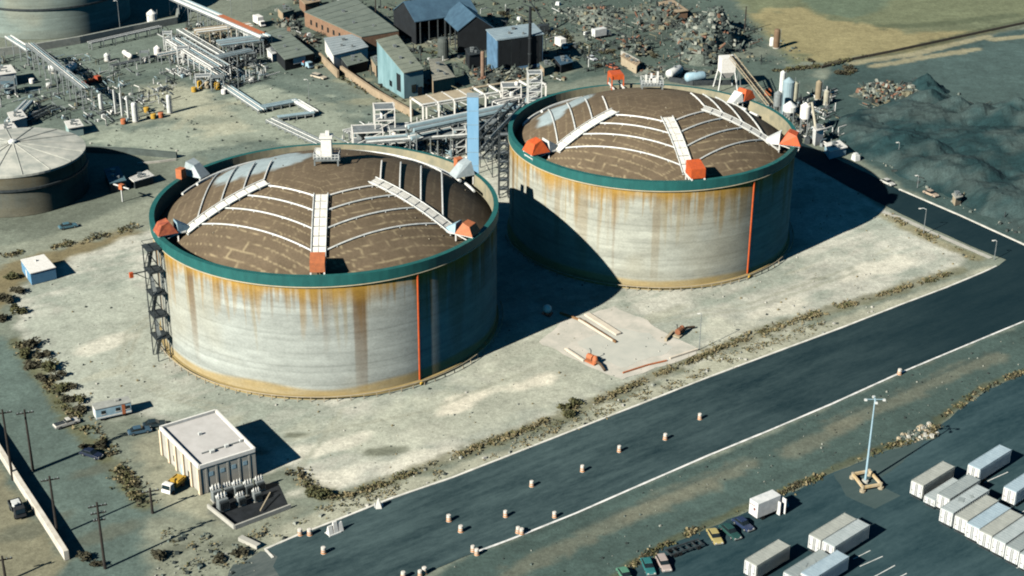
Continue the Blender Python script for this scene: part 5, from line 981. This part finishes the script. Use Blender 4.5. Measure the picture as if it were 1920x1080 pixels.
for s in (-.9, .9):
    for z in (0, 1.2): k.bar(a+nn*s+Vector((0, 0, z)), b+nn*s+Vector((0, 0, z)), .2)
    for i in range(12): k.bar(a.lerp(b, i/12)+nn*s, a.lerp(b, (i+.5)/12)+nn*s+Vector((0, 0, 1.2)), .12)
k.build('truss', TAN, t); k = MB(); k.bar(a+Vector((0, 0, .6)), b+Vector((0, 0, .6)), 1.4, .12); k.build('belt', RUBBER, t)
for u in (.2, .55): q = a.lerp(b, u); k = MB(); k.bar((q.x-1.2, q.y, 0), (q.x, q.y, q.z), .25); k.bar((q.x+1.2, q.y, 0), (q.x, q.y, q.z), .25); k.build('support', STEEL, t)
t = thing('crawler_crane', 'dark crane with a slanting boom in front of the dark shed mast', 'crane', P(1018, 60), .4); k = MB(); k.box((0, 0, .9), (4, 2.6, 1.9)); k.build('house', DSTEEL, t, world=False); k = MB(); k.bar((0, -1.4, .4), (0, -1.4, .41), 5, .8); k.box((0, -1.3, 0), (4.4, .7, .85)); k.box((0, 1.3, 0), (4.4, .7, .85)); k.build('track', RUBBER, t, world=False); k = MB(); k.bar((1.5, 0, 2), (-6, 2, 14), .5); k.build('boom', DSTEEL, t, world=False)
for i, (x, y, ty, lab) in enumerate(((1455, 90, 54, 'rust brown stack beside the meadow edge'), (1447, 86, 70, 'small white upright drum beside the rust brown stack'), (905, 150, 96, 'thin rusty stack in front of the blue shed'))): vvessel(x, y, ty, [1.1, .9, .7][i], lab, [M('rust_stack', (.24, .16, .1)), WHITE, M('rust_stack_b', (.3, .2, .14))][i], False, name='vent_stack', cat='stack')
t = thing('chimney', 'very tall dark chimney standing in front of the blue roofed shed', 'chimney', P(993, 130)); hm = height((993, 130), 13); k = MB(); k.lathe((0, 0, 0), [(.85, 0), (.8, .4), (.62, .6), (.5, hm), (.3, hm+.01)], 14); k.build('shaft', DARKW, t, world=False); k = MB()
for i in (1, 2, 3): k.lathe((0, 0, hm*i/4), [(.72, 0), (.72, .3)], 14)
k.build('collar', DSTEEL, t, world=False)
# ---------------------------------------------------------------- scrap heaps
SCR = AM('scrap_mix', [(.6, .6, 1.5, (1, 1, 1), 0), (2.5, .55, 1.5, (1, 1, 1), 0)], .85, .3)
DEB = [M('debris_grey', (.16, .2, .175), (.07, .09, .08), 1), M('debris_dark', (.05, .065, .06), (.02, .028, .028), 1), M('debris_rust', (.26, .13, .08), (.16, .09, .06), 1), M('debris_pale', (.36, .38, .32), (.26, .28, .24), 1), M('debris_tan', (.24, .23, .15), (.16, .15, .1), 1)]
def scrap(label, poly, peaks, n, c0, c1, seed, smin=.6, smax=2.4, rough=1.6, wts=(4, 4, 1, 1, 1), name='scrap_heap'):
    o = heap(name, poly, peaks, SCR, c0, c1, 1.3, rough, seed); tag(o, label, 'scrap heap'); co = [v.co for v in o.data.vertices if v.co.z > .15]; rnd = random.Random(seed); mb = MB()
    for i in range(n):
        c = rnd.choice(co); mi = rnd.choices(range(5), wts)[0]; s = rnd.uniform(smin, smax); a = Vector((c.x, c.y, c.z-.1)); d = Vector((rnd.uniform(-1, 1), rnd.uniform(-1, 1), rnd.uniform(-.1, .7))).normalized()
        if rnd.random() < .55: mb.bar(a, a+d*s*1.4, s*rnd.uniform(.15, .5), s*rnd.uniform(.1, .4), mi)
        else: mb.box(a, (s, s*rnd.uniform(.4, 1), s*rnd.uniform(.2, .7)), rnd.random()*3, mi, (rnd.uniform(.5, 1), rnd.uniform(.5, 1)))
    p = mb.build('scrap_piece', DEB, o, world=False); p['kind'] = 'stuff'; return o
scrap('big dark scrap heap with pale pieces near the meadow', [(1262, 100), (1290, 125), (1340, 130), (1390, 95), (1380, 48), (1330, 22), (1280, 40), (1255, 75)], [(1330, 90, 11, 17), (1300, 105, 7, 12), (1368, 85, 12, 15), (1300, 70, 8, 14), (1345, 60, 10, 14)], 620, (.035, .05, .047), (.105, .125, .105), 41, wts=(5, 4, 1, 2, 1))
scrap('smaller dark scrap heap left of the big one', [(1160, 95), (1170, 108), (1200, 112), (1222, 95), (1215, 70), (1180, 68)], [(1190, 92, 6, 11), (1208, 84, 5, 8)], 160, (.05, .07, .06), (.1, .12, .1), 42)
scrap('scrap heap at the top edge left of the big one', [(1190, 45), (1220, 60), (1290, 50), (1300, 20), (1240, 10), (1190, 25)], [(1240, 40, 5, 13), (1270, 35, 5, 11)], 220, (.06, .075, .065), (.14, .15, .12), 43)
scrap('scattered scrap and drums along the top of the works', [(1060, 40), (1090, 60), (1170, 55), (1180, 20), (1100, 0), (1050, 10)], [(1120, 30, 2.5, 14), (1080, 25, 2, 9)], 240, (.09, .11, .095), (.16, .18, .15), 44, .4, 1.8)
scrap('low rubble heap of coloured debris between spoil heap and dark field', [(1590, 180), (1625, 200), (1690, 214), (1740, 205), (1765, 188), (1740, 165), (1680, 150), (1620, 152)], [(1640, 175, 2.2, 12), (1700, 185, 2.5, 14), (1730, 190, 2, 9)], 520, (.05, .065, .055), (.13, .15, .12), 45, .5, 2.2, 1.2, (4, 4, 2, 2, 2), 'rubble_heap')
scrap('dark scrap under the open front of the dark barn', [(740, 78), (800, 90), (880, 80), (890, 60), (830, 55), (760, 55)], [(800, 72, 2, 10), (850, 68, 2, 9)], 200, (.06, .07, .06), (.16, .16, .12), 46, .4, 1.6)
scrap('dark rubble on the ground between the teal and blue sheds', [(860, 160), (915, 165), (1000, 150), (990, 120), (900, 115), (862, 125)], [(890, 140, 2, 8), (930, 145, 3, 9), (970, 140, 2, 9)], 260, (.045, .055, .05), (.13, .14, .11), 47, .4, 1.9)
scrap('dark machine clutter left of the brick building', [(510, 45), (540, 75), (600, 98), (610, 80), (572, 55), (560, 25), (520, 20)], [(550, 50, 2, 9), (580, 80, 2, 8)], 200, (.03, .04, .038), (.1, .11, .09), 48, .4, 2.0, 1.4, (3, 5, 2, 1, 1))
scrap('low clutter along the foot of the plant silos', [(1440, 240), (1470, 258), (1530, 276), (1550, 262), (1530, 220), (1480, 205), (1445, 215)], [(1490, 235, 1, 9)], 150, (.05, .065, .06), (.13, .15, .13), 49, .4, 1.8)
scrap('grey rubble strip behind the two horizontal tanks', [(1180, 140), (1250, 158), (1345, 162), (1340, 135), (1250, 118), (1190, 122)], [(1220, 138, 1.2, 9), (1300, 140, 1.2, 9)], 140, (.08, .095, .085), (.15, .165, .14), 50, .3, 1.4)
scrap('dark clutter in the shadow behind the dike wall of the pipe yard', [(340, 60), (420, 90), (500, 110), (490, 85), (420, 60), (350, 40)], [(420, 75, .8, 9)], 180, (.08, .1, .09), (.2, .22, .19), 51, .3, 1.6)
# ---------------------------------------------------------------- more of the crowded pipe yard
for (a, b, w, h, nb, npp, fm, pm, r, lab) in (
    ((340, 74), (430, 128), 3, 3.5, 7, 3, STEEL, [PIPEW, STEEL], .2, 'narrow pipe run just left of the slanting trestle'), ((300, 118), (372, 104), 3, 2.6, 5, 3, STEEL, [WHITE, GP[2]], .2, 'short rack crossing behind the small white upright tank'),
    ((380, 138), (470, 118), 4, 4.5, 6, 5, STEEL, [GP[2], STEEL], .24, 'grey rack under the blue grey one'), ((210, 130), (292, 112), 1.6, 1.2, 6, 2, STEEL, [STEEL], .18, 'pipes on low sleepers in the dark middle of the yard'),
    ((20, 96), (60, 122), 2.6, 5, 3, 3, STEEL, [PIPEW, GP[2]], .25, 'short rack joining the elevated trestle at the left edge'), ((50, 232), (104, 206), 4, 1.0, 5, 4, DSTEEL, [DSTEEL, STEEL], .18, 'dark pipe grid on the ground right of the left edge pipes'),
    ((425, 60), (480, 96), 3, 5, 4, 3, PIPEW, [PIPEW], .25, 'pale pipe run beside the orange deck of the slanting trestle'), ((650, 262), (700, 250), 3, 2.4, 3, 3, STEEL, [PIPEW], .22, 'short pipe run left of the white process structures'),
    ((930, 226), (1000, 208), 4, 6, 4, 4, PIPEW, [WHITE, STEEL], .25, 'pale rack linking the long trestle to the ladder tower'), ((800, 262), (880, 246), 4, 5, 4, 3, WHITE, [STEEL, PIPEW], .3, 'white rack behind the fat blue grey pipes')):
    pipe_rack(lab, a, b, w, h, nb, npp, fm, pm, r, brace=False)
for (x, y, ty, w, d_, lv, m_, eq, lab) in (
    (345, 118, 88, 4, 3.4, 2, PIPEW, [(0, 0, 0, .9, 4, WHITE)], 'white pipe manifold behind the small upright tank'), (382, 166, 140, 5, 3, 1, PIPEW, [(-1.2, 0, 0, .9, 2.8, YELL), (1.2, 0, 0, .8, 2.4, TAN)], 'low frame with yellow vessels at the end of the pipe yard'),
    (408, 168, 142, 4, 3, 1, STEEL, [(0, 0, 0, 1.0, 2.6, YELL)], 'frame with one yellow pump right of the yellow vessels'), (440, 100, 72, 5, 4, 2, STEEL, [(1, 0, 0, 1, 3, PIPEW)], 'grey valve frame under the orange deck'),
    (470, 122, 98, 4, 3, 2, DSTEEL, [(0, 0, 0, .9, 3, STEEL)], 'dark frame at the right end of the blue grey rack'), (316, 92, 60, 3, 3, 3, PIPEW, [], 'thin pale frame by the dike wall'), (272, 118, 96, 3, 2.4, 1, STEEL, [(0, 0, 0, .7, 2, WHITE)], 'small valve frame in the dark middle of the yard'),
    (16, 176, 146, 5, 4, 2, STEEL, [(0, 0, 0, 1.2, 3.5, GP[2])], 'grey frame under the white and blue hut'), (985, 246, 206, 4, 4, 3, STEEL, [(0, 0, 0, 1.0, 7, PIPEW)], 'grey valve tower left of the white manifold frame'), (860, 286, 238, 4, 4, 3, PIPEW, [(0, 0, 0, .9, 7, STEEL)], 'pale frame with a vessel just left of the pale blue column'),
    (922, 300, 226, 3.2, 3, 5, STEEL, [], 'grey ladder frame right of the pale blue column'), (930, 250, 205, 4, 4, 3, PIPEW, [(0, 0, 4, .9, 3, WHITE)], 'pale frame behind the grey ladder frame')):
    tower('valve_frame', lab, (x, y), ty, w, d_, lv, m_, .2, eq, 'valve frame')
for i, (x, y, m_, lab) in enumerate(((275, 210, YELL, 'yellow drum left of the pair beside the lone stack'), (288, 222, YELL, 'yellow drum lowest of the three by the lone stack'), (302, 220, FORANGE, 'tan drum rightmost of the three by the lone stack'), (60, 156, WHITE, 'white drum under the elevated trestle'), (92, 164, PIPEW, 'grey drum beside the white drum under the trestle'), (364, 172, YELL, 'yellow drum left of the yellow vessels'), (420, 176, WHITE, 'white drum right of the yellow pump'), (232, 232, FORANGE, 'orange and white drum below the row of stacks'))):
    single(MB().lathe((0, 0, 0), [(.85, 0), (.9, .1), (.9, .7), (.95, .75), (.9, .8), (.9, 1.5), (.8, 1.6), (.3, 1.65)], 14), 'storage_drum', m_, lab, 'drum', P(x, y))
for (x, y, ty, lab) in ((208, 160, 112, 'thin lamp post left of the row of stacks'), (100, 200, 150, 'thin lamp post beside the elevated trestle'), (448, 178, 128, 'thin lamp post at the end of the middle pipe rack'), (226, 62, 2, 'tall lamp post in front of the tall corner tank'), (580, 200, 150, 'thin lamp post beside the short pipe loop'), (400, 52, 20, 'lamp post behind the slanting trestle'), (434, 28, 0, 'lamp post at the top edge of the yard'), (472, 22, -4, 'second lamp post at the top edge of the yard')):
    lamp_post(x, y, ty, lab, .9)
for i, (q, z, wm_, rm_, lab) in enumerate((([(14, 212), (22, 228), (50, 220), (40, 206)], 3, PIPEW, WHITE, 'pale hut beside the pipes at the left edge of the yard'), ([(-6, 236), (4, 250), (34, 244), (24, 230)], 2.4, BLUEW, WHITE, 'low pale hut hard behind the low grey tank'),
      ([(500, 92), (510, 102), (524, 98), (514, 88)], 3, WHITE, PIPEW, 'white hut beside the long low shed'), ([(560, -4), (572, 8), (600, 2), (588, -10)], 4, BRICK, TANW, 'brick hut behind the yellow car'), ([(520, 14), (530, 24), (552, 18), (540, 8)], 3.5, TANW, GREENROOF, 'tan hut left of the brick building'),
      ([(1040, 108), (1052, 122), (1074, 116), (1062, 104)], 3, DARKW, BLUEROOF, 'dark low hut right of the blue shed'), ([(1012, 118), (1020, 128), (1040, 122), (1030, 113)], 3, TANW, GREENROOF, 'tan low hut at the foot of the tall mast'), ([(695, 108), (705, 124), (716, 120), (706, 104)], 4, TANW, GREENROOF, 'narrow tan lean to left of the teal building'),
      ([(872, 92), (880, 104), (902, 100), (893, 88)], 5, DARKW, DSTEEL, 'dark pump house in front of the barn wing'), ([(640, 108), (652, 124), (690, 114), (676, 100)], 3.4, DARKW, GREENROOF, 'dark low roof in front of the white workshop'))):
    shed('yard_hut', lab, q, z, wm_, rm_, 'hut')
# ---------------------------------------------------------------- scrub and bushes
LEAF = [M('scrub_leaf', (.15, .14, .06), (.06, .07, .03), .8, .9, lo=.4, hi=.62), M('dry_scrub_leaf', (.3, .25, .14), (.16, .14, .07), .8, .9), M('dark_leaf', (.10, .09, .055), (.04, .042, .025), .8, .9)]
def leafmesh(mb, c, rx, ry, rz_, n, s, rnd, mi=0, ground=True):
    lumps = [(rnd.uniform(-.6, .6), rnd.uniform(-.6, .6), rnd.uniform(.2, .7), rnd.uniform(.35, .6)) for _ in range(6)]
    for i in range(n):
        l = rnd.choice(lumps); d = Vector((rnd.gauss(0, 1), rnd.gauss(0, 1), rnd.gauss(0, 1))).normalized()*(l[3]*rnd.random()**.35)
        p = Vector((c[0]+(l[0]+d.x)*rx, c[1]+(l[1]+d.y)*ry, max(.05, c[2]+(l[2]+d.z)*rz_))); u = Vector((rnd.gauss(0, 1), rnd.gauss(0, 1), rnd.gauss(0, .6))).normalized(); w = u.cross(Vector((rnd.gauss(0, 1), rnd.gauss(0, 1), rnd.gauss(0, 1)))).normalized(); q = s*rnd.uniform(.6, 1.3)
        mb.add([p-u*q-w*q*.5, p+u*q-w*q*.5, p+u*q*.7+w*q*.6, p-u*q*.7+w*q*.6], [(0, 1, 2, 3)], mi)
def bush_mesh(seed, n=260, s=.22):
    rnd = random.Random(seed); a = MB(); leafmesh(a, (0, 0, 0), 1.4, 1.4, 1.5, n, s, rnd); b = MB()
    for k in range(5):
        x, y = rnd.uniform(-.8, .8), rnd.uniform(-.8, .8); b.tube([(x*.1, y*.1, 0), (x*.5, y*.5, .6), (x, y, 1.2)], .07, 5, 0, .025)
    return a, b
protos = []
for k in range(4):
    a, b = bush_mesh(900+k); protos.append((a, b))
def bush_at(kind, px, py, sc, lab, m_, group, name='bush', sz=1.0):
    a, b = protos[kind % 4]; key = (kind % 4, m_.name)
    if key not in bush_at.cache:
        t = thing(name, lab, 'bush', P(px, py), random.random()*6, group); a.build('crown', m_, t, world=False); b.build('stem', WOOD, t, world=False); bush_at.cache[key] = t
    else: t = dup(bush_at.cache[key], P(px, py), random.random()*6, lab); t['group'] = group
    sc = sc*.78; t.scale = (sc*random.uniform(.85, 1.3), sc, sc*sz*random.uniform(.5, .8)); return t
bush_at.cache = {}
G1 = 'dark bushes along the left street'
for i, (x, y, s, lab) in enumerate(((20, 520, 2.1, 'dark bush at the left edge below the lane, upper one'), (38, 548, 1.9, 'dark bush at the left edge, middle of the clump'), (12, 565, 2.4, 'large dark bush at the left edge of the sand'), (34, 585, 2.0, 'lowest dark bush of the clump at the left edge'), (6, 600, 1.8, 'dark bush half out of the left edge'),
        (58, 648, 2.0, 'uppermost bush of the row beside the grey street'), (48, 668, 2.1, 'second bush from the top of the row beside the street'), (80, 668, 1.9, 'bush of the row leaning over the sand, upper part'), (60, 690, 2.0, 'low reddish dark bush on the street side of the row'), (92, 690, 2.2, 'tall dark bush in the upper middle of the row'),
        (78, 712, 1.8, 'bush in the middle of the row, street side'), (108, 708, 1.8, 'bush in the middle of the row, sand side'), (112, 730, 2.0, 'bush of the row just above the mobile office level'), (134, 726, 1.6, 'small bush of the row reaching onto the sand'), (128, 752, 1.7, 'bush of the row right above the white pickup'), (148, 752, 1.5, 'brownish bush between the row and the mobile office'), (150, 772, 1.5, 'lowest bush of the row beside the mobile office end'))):
    bush_at(i, x, y, s, lab, LEAF[2] if i % 3 else LEAF[0], G1)
G2 = 'bushes on the bank along the road'
for i, (x, y, s, lab) in enumerate(((585, 925, 1.8, 'olive bush at the left end of the bank below the white building shadow'), (605, 932, 1.9, 'olive bush next to the left end of the road bank'), (1058, 766, 1.5, 'olive bush on the bank below the pale gravel patch, left of a pair'), (1078, 760, 1.7, 'olive bush on the bank below the pale gravel patch, right of a pair'), (1062, 780, 1.4, 'low bush on the bank just under the olive pair'), (160, 842, 1.3, 'small dark bush behind the navy car on the street'), (192, 838, 1.3, 'small dark bush touching the navy car'), (300, 1042, 1.6, 'round dark bush at the bottom of the street'), (162, 1048, 1.5, 'dark bush at the foot of the tall utility pole'), (182, 1062, 1.3, 'dark bush just right of the pole foot'), (450, 1040, 1.5, 'bush in the rubble at the left end of the kerb'), (415, 1050, 1.4, 'bush in the rubble left of the kerb end'), (1588, 132, 2.2, 'round dark bush beside the field road in the upper right'), (1575, 140, 1.8, 'smaller dark bush left of the round one by the field road'))):
    bush_at(i+1, x, y, s, lab, LEAF[0] if i < 5 else LEAF[2], G2)
for i, (x, y, s) in enumerate(((1000, 20, 1.6), (940, 28, 1.5), (1140, 100, 1.8), (1120, 125, 1.5), (1058, 70, 1.5), (1228, 108, 1.8), (1520, 115, 1.4))):
    bush_at(i, x, y, s, ['dark bush right of the dark barn', 'low bush behind the blue shed roof', 'bush above the white car in the scrap yard', 'bush left of the tan store', 'bush above the white truck by the mast', 'bush between the two dark scrap heaps', 'dark bush at the corner of the meadow'][i], LEAF[2], 'bushes among the scrap')
def scatter(name, lab, cat, lines, n, width, s, mats, seed, hgt=.7, clump=True, zoff=0.0):
    rnd = random.Random(seed); mb = MB(); seg = []
    for l in lines:
        q = [P(*p) for p in l]
        for a, b in zip(q[:-1], q[1:]): seg.append((a, b, (b-a).length))
    tot = sum(x[2] for x in seg)
    for (a, b, L_) in seg:
        m = int(n*L_/tot); d = (b-a).normalized(); nn = Vector((-d.y, d.x, 0))
        for i in range(m):
            u = rnd.random(); v = rnd.gauss(0, .42)*width; p = a.lerp(b, u)+nn*v
            g = fbm(np.array([p.x/3.5]), np.array([p.y/3.5]), seed)[0]
            if clump and g < .42+.1*rnd.random(): continue
            mi = rnd.randrange(len(mats)); hh = hgt*rnd.uniform(.3, 1)*(g*1.6)
            for j in range(4):
                o = Vector((rnd.gauss(0, .35), rnd.gauss(0, .35), hh*rnd.random())); w = Vector((rnd.gauss(0, 1), rnd.gauss(0, 1), rnd.gauss(0, .8))).normalized(); x = w.cross(Vector((rnd.gauss(0, 1), rnd.gauss(0, 1), rnd.gauss(0, 1)))).normalized(); c = p+o+Vector((0, 0, .05)); r = s*rnd.uniform(.6, 1.4)
                mb.add([c-w*r-x*r*.5, c+w*r-x*r*.5, c+w*r*.6+x*r*.7, c-w*r*.6+x*r*.7], [(0, 1, 2, 3)], mi)
    o = mb.build(name, mats); o['kind'] = 'stuff'; return o
BANK = [(575, 905), (612, 932), (650, 932), (740, 898), (830, 864), (960, 815), (1080, 768), (1200, 718), (1340, 657), (1500, 600), (1620, 564), (1720, 532), (1805, 506)]
scatter('weeds', '', '', [BANK], 1700, 1.2, .22, [LEAF[0], LEAF[1], LEAF[1]], 61, .7); scatter('weeds', '', '', [[(1340, 655), (1500, 597), (1600, 568)], [(1660, 404), (1740, 444), (1832, 484)], [(850, 852), (960, 812)]], 800, 2.0, .25, [LEAF[1], LEAF[1], LEAF[0]], 62, .5)
scatter('weeds', '', '', [[(40, 640), (100, 730), (150, 790), (195, 835), (235, 900), (270, 945)], [(185, 825), (235, 900), (272, 948)], [(0, 480), (120, 460), (260, 425)], [(550, 880), (590, 910)]], 1000, 2.4, .28, [LEAF[1], LEAF[0], LEAF[2]], 63, .6)
scatter('weeds', '', '', [[(1160, 1078), (1240, 1024), (1360, 970), (1470, 922), (1560, 882), (1650, 842), (1745, 817), (1762, 786), (1850, 724), (1930, 694)]], 900, 1.0, .24, [LEAF[2], LEAF[0], LEAF[1]], 64, .5)
scatter('weeds', '', '', [[(300, 1000), (400, 1030), (470, 1020)], [(330, 1060), (460, 1050)], [(460, 1012), (620, 955), (830, 885)], [(900, 858), (1180, 752), (1400, 664)], [(1330, 680), (1560, 602)]], 900, 2.6, .18, [LEAF[1], LEAF[1], LEAF[0]], 65, .3)
scatter('weeds', '', '', [[(1450, 135), (1540, 124), (1640, 104)], [(1585, 140), (1600, 132)]], 420, 1.6, .4, [LEAF[2], LEAF[2], LEAF[0]], 66, .9)
scatter('weeds', '', '', [[(500, 60), (600, 120)], [(640, 140), (780, 215)], [(700, 160), (860, 165)], [(780, 100), (900, 95)], [(1040, 60), (1240, 140)], [(940, 20), (1080, 90)]], 900, 5.0, .35, [LEAF[2], LEAF[0], LEAF[2]], 67, .7)
# stones and litter on sand, verge and lot
def stones(name, poly, n, smin, smax, mats, seed, wts=None):
    rnd = random.Random(seed); w = PP(poly); xs = [p[0] for p in w]; ys = [p[1] for p in w]; mb = MB(); c = 0
    PX = np.array([rnd.uniform(min(xs), max(xs)) for _ in range(n*3)]); PY = np.array([rnd.uniform(min(ys), max(ys)) for _ in range(n*3)]); ok = polydist(PX, PY, w) > 0
    for x, y in list(zip(PX[ok], PY[ok]))[:n]:
        if math.hypot(x-A1x, y-A1y) < 42 or math.hypot(x-A2x, y-A2y) < 40: continue
        s = smin+(smax-smin)*rnd.random()**3; mb.box((x, y, -.12), (s, s*rnd.uniform(.5, 1), s*.45+.1), rnd.random()*3, rnd.choices(range(len(mats)), wts)[0], (rnd.uniform(.5, .9), rnd.uniform(.5, .9)))
    o = mb.build(name, mats); o['kind'] = 'stuff'; return o
stones('rubble', PAD, 1300, .12, .6, [CONC, DEB[1], LEAF[1], DEB[3]], 71, (3, 1, 3, 3)); stones('rubble', [(450, 1010), (620, 945), (960, 815), (1340, 672), (1700, 550), (1690, 572), (1440, 664), (960, 850), (730, 934), (500, 1024)], 900, .12, .9, [CONC, DEB[3], DEB[1]], 72)
stones('rubble', [(300, 990), (480, 1010), (490, 1040), (470, 1090), (290, 1090)], 130, .2, 1.1, [DEB[3], DEB[1], DEB[0]], 73); stones('rubble', [(830, 1064), (1440, 815), (1920, 610), (1920, 690), (1440, 930), (1160, 1080)], 380, .12, .5, [DEB[0], DEB[1], DEB[3]], 74)
stones('rubble', [(1680, 820), (1750, 790), (1760, 815), (1700, 835)], 160, .2, 1.1, [CONC, DEB[0], TAN], 75); stones('rubble', [(-20, 270), (400, 300), (640, 280), (770, 230), (600, 120), (340, 60), (-20, 110)], 700, .15, .8, [DEB[0], DEB[3], DEB[1], CONC], 76, (4, 1, 4, .5)); stones('rubble', [(1000, 130), (1540, 120), (1400, 30), (1330, 0), (1000, 0)], 900, .2, 1.2, DEB, 77, (4, 4, 1, 1, 1))
stones('rubble', [(1560, 262), (1690, 330), (1920, 450), (1920, 430), (1800, 375), (1690, 318), (1570, 250)], 300, .2, 1.3, [DEB[0], DEB[1], DEB[3]], 78)
stones('rubble', [(480, 20), (700, -30), (1040, 0), (1060, 150), (900, 165), (770, 215), (640, 140), (520, 110)], 800, .3, 1.8, DEB, 79, (4, 4, 1, 1, 1.5))
def clutter(name, poly, n, mats, seed, smin, smax, wts):
    rnd = random.Random(seed); w = PP(poly); xs = [q[0] for q in w]; ys = [q[1] for q in w]; mb = MB()
    PX = np.array([rnd.uniform(min(xs), max(xs)) for _ in range(n*4)]); PY = np.array([rnd.uniform(min(ys), max(ys)) for _ in range(n*4)]); ok = (polydist(PX, PY, w) > 0) & (fbm(PX/7, PY/7, seed, 3) > .47)
    for x, y in list(zip(PX[ok], PY[ok]))[:n]:
        if math.hypot(x-A1x, y-A1y) < 42 or math.hypot(x-A2x, y-A2y) < 40: continue
        mi = rnd.choices(range(len(mats)), wts)[0]; s = rnd.uniform(smin, smax); k = rnd.random(); a = .7+rnd.choice((0, PI/2))+rnd.gauss(0, .06)
        if k < .4: mb.bar((x, y, .3), (x+math.cos(a)*s*3, y+math.sin(a)*s*3, .3+rnd.random()*.6), .22, .22, mi)
        elif k < .6: mb.box((x, y, -.1), (.25, .25, s*1.6), a, mi)
        elif k < .75: mb.bar((x, y, s), (x+math.cos(a)*s*2, y+math.sin(a)*s*2, s), .2, .2, mi); mb.box((x, y, -.1), (.18, .18, s+.1), a, mi)
        else: mb.box((x, y, -.1), (s*.8, s*.6, s*.6), a, mi, (.8, .8))
    o = mb.build(name, mats); o['kind'] = 'stuff'; return o
CM = [PIPEW, STEEL, DSTEEL, GP[2], DEB[4], WHITE]
clutter('debris', [(300, 60), (360, 40), (500, 100), (500, 150), (420, 175), (320, 140)], 650, CM, 81, .8, 2.2, (3, 4, 5, 2, 2, 1)); clutter('debris', [(-10, 100), (160, 110), (330, 130), (320, 215), (180, 240), (-10, 215)], 480, CM, 82, .7, 1.8, (2, 4, 5, 2, 1, 1))
clutter('debris', [(640, 262), (760, 215), (1010, 185), (1020, 240), (940, 300), (800, 300), (650, 285)], 600, CM, 83, .8, 2.4, (3, 4, 4, 3, 1, 2)); clutter('debris', [(1430, 190), (1560, 170), (1580, 285), (1500, 262)], 220, CM, 84, .7, 2.0, (2, 3, 6, 1, 2, 1))
clutter('debris', [(500, 20), (600, -20), (1040, 0), (1180, 130), (1020, 160), (780, 200), (640, 130)], 700, [DEB[0], DEB[1], DSTEEL, DEB[2], DEB[4], PIPEW], 85, .8, 2.4, (4, 6, 5, 1, 3, 1)); clutter('debris', [(1050, 20), (1240, 0), (1420, 60), (1440, 130), (1200, 150)], 320, [DEB[0], DEB[1], DSTEEL, DEB[2], DEB[4], DEB[3]], 86, .8, 2.2, (4, 6, 3, 1, 2, 1))
clutter('debris', [(1540, 225), (1720, 150), (1930, 215), (1930, 440), (1700, 335)], 260, [DEB[0], DEB[1], DSTEEL, DEB[2], DEB[4], DEB[3]], 87, .5, 1.6, (4, 6, 3, 1, 2, 1))
single(MB().bar((-2.4, 0, .4), (2.4, 0, .4), 1.1, .8), 'concrete_block', CONC, 'pale concrete block lying at the left end of the kerb', 'block', P(468, 1020), ang((452, 1012), (486, 1028)))
for i, (x, y, m_, lab) in enumerate(((430, 200, YELL, 'x'),)): pass
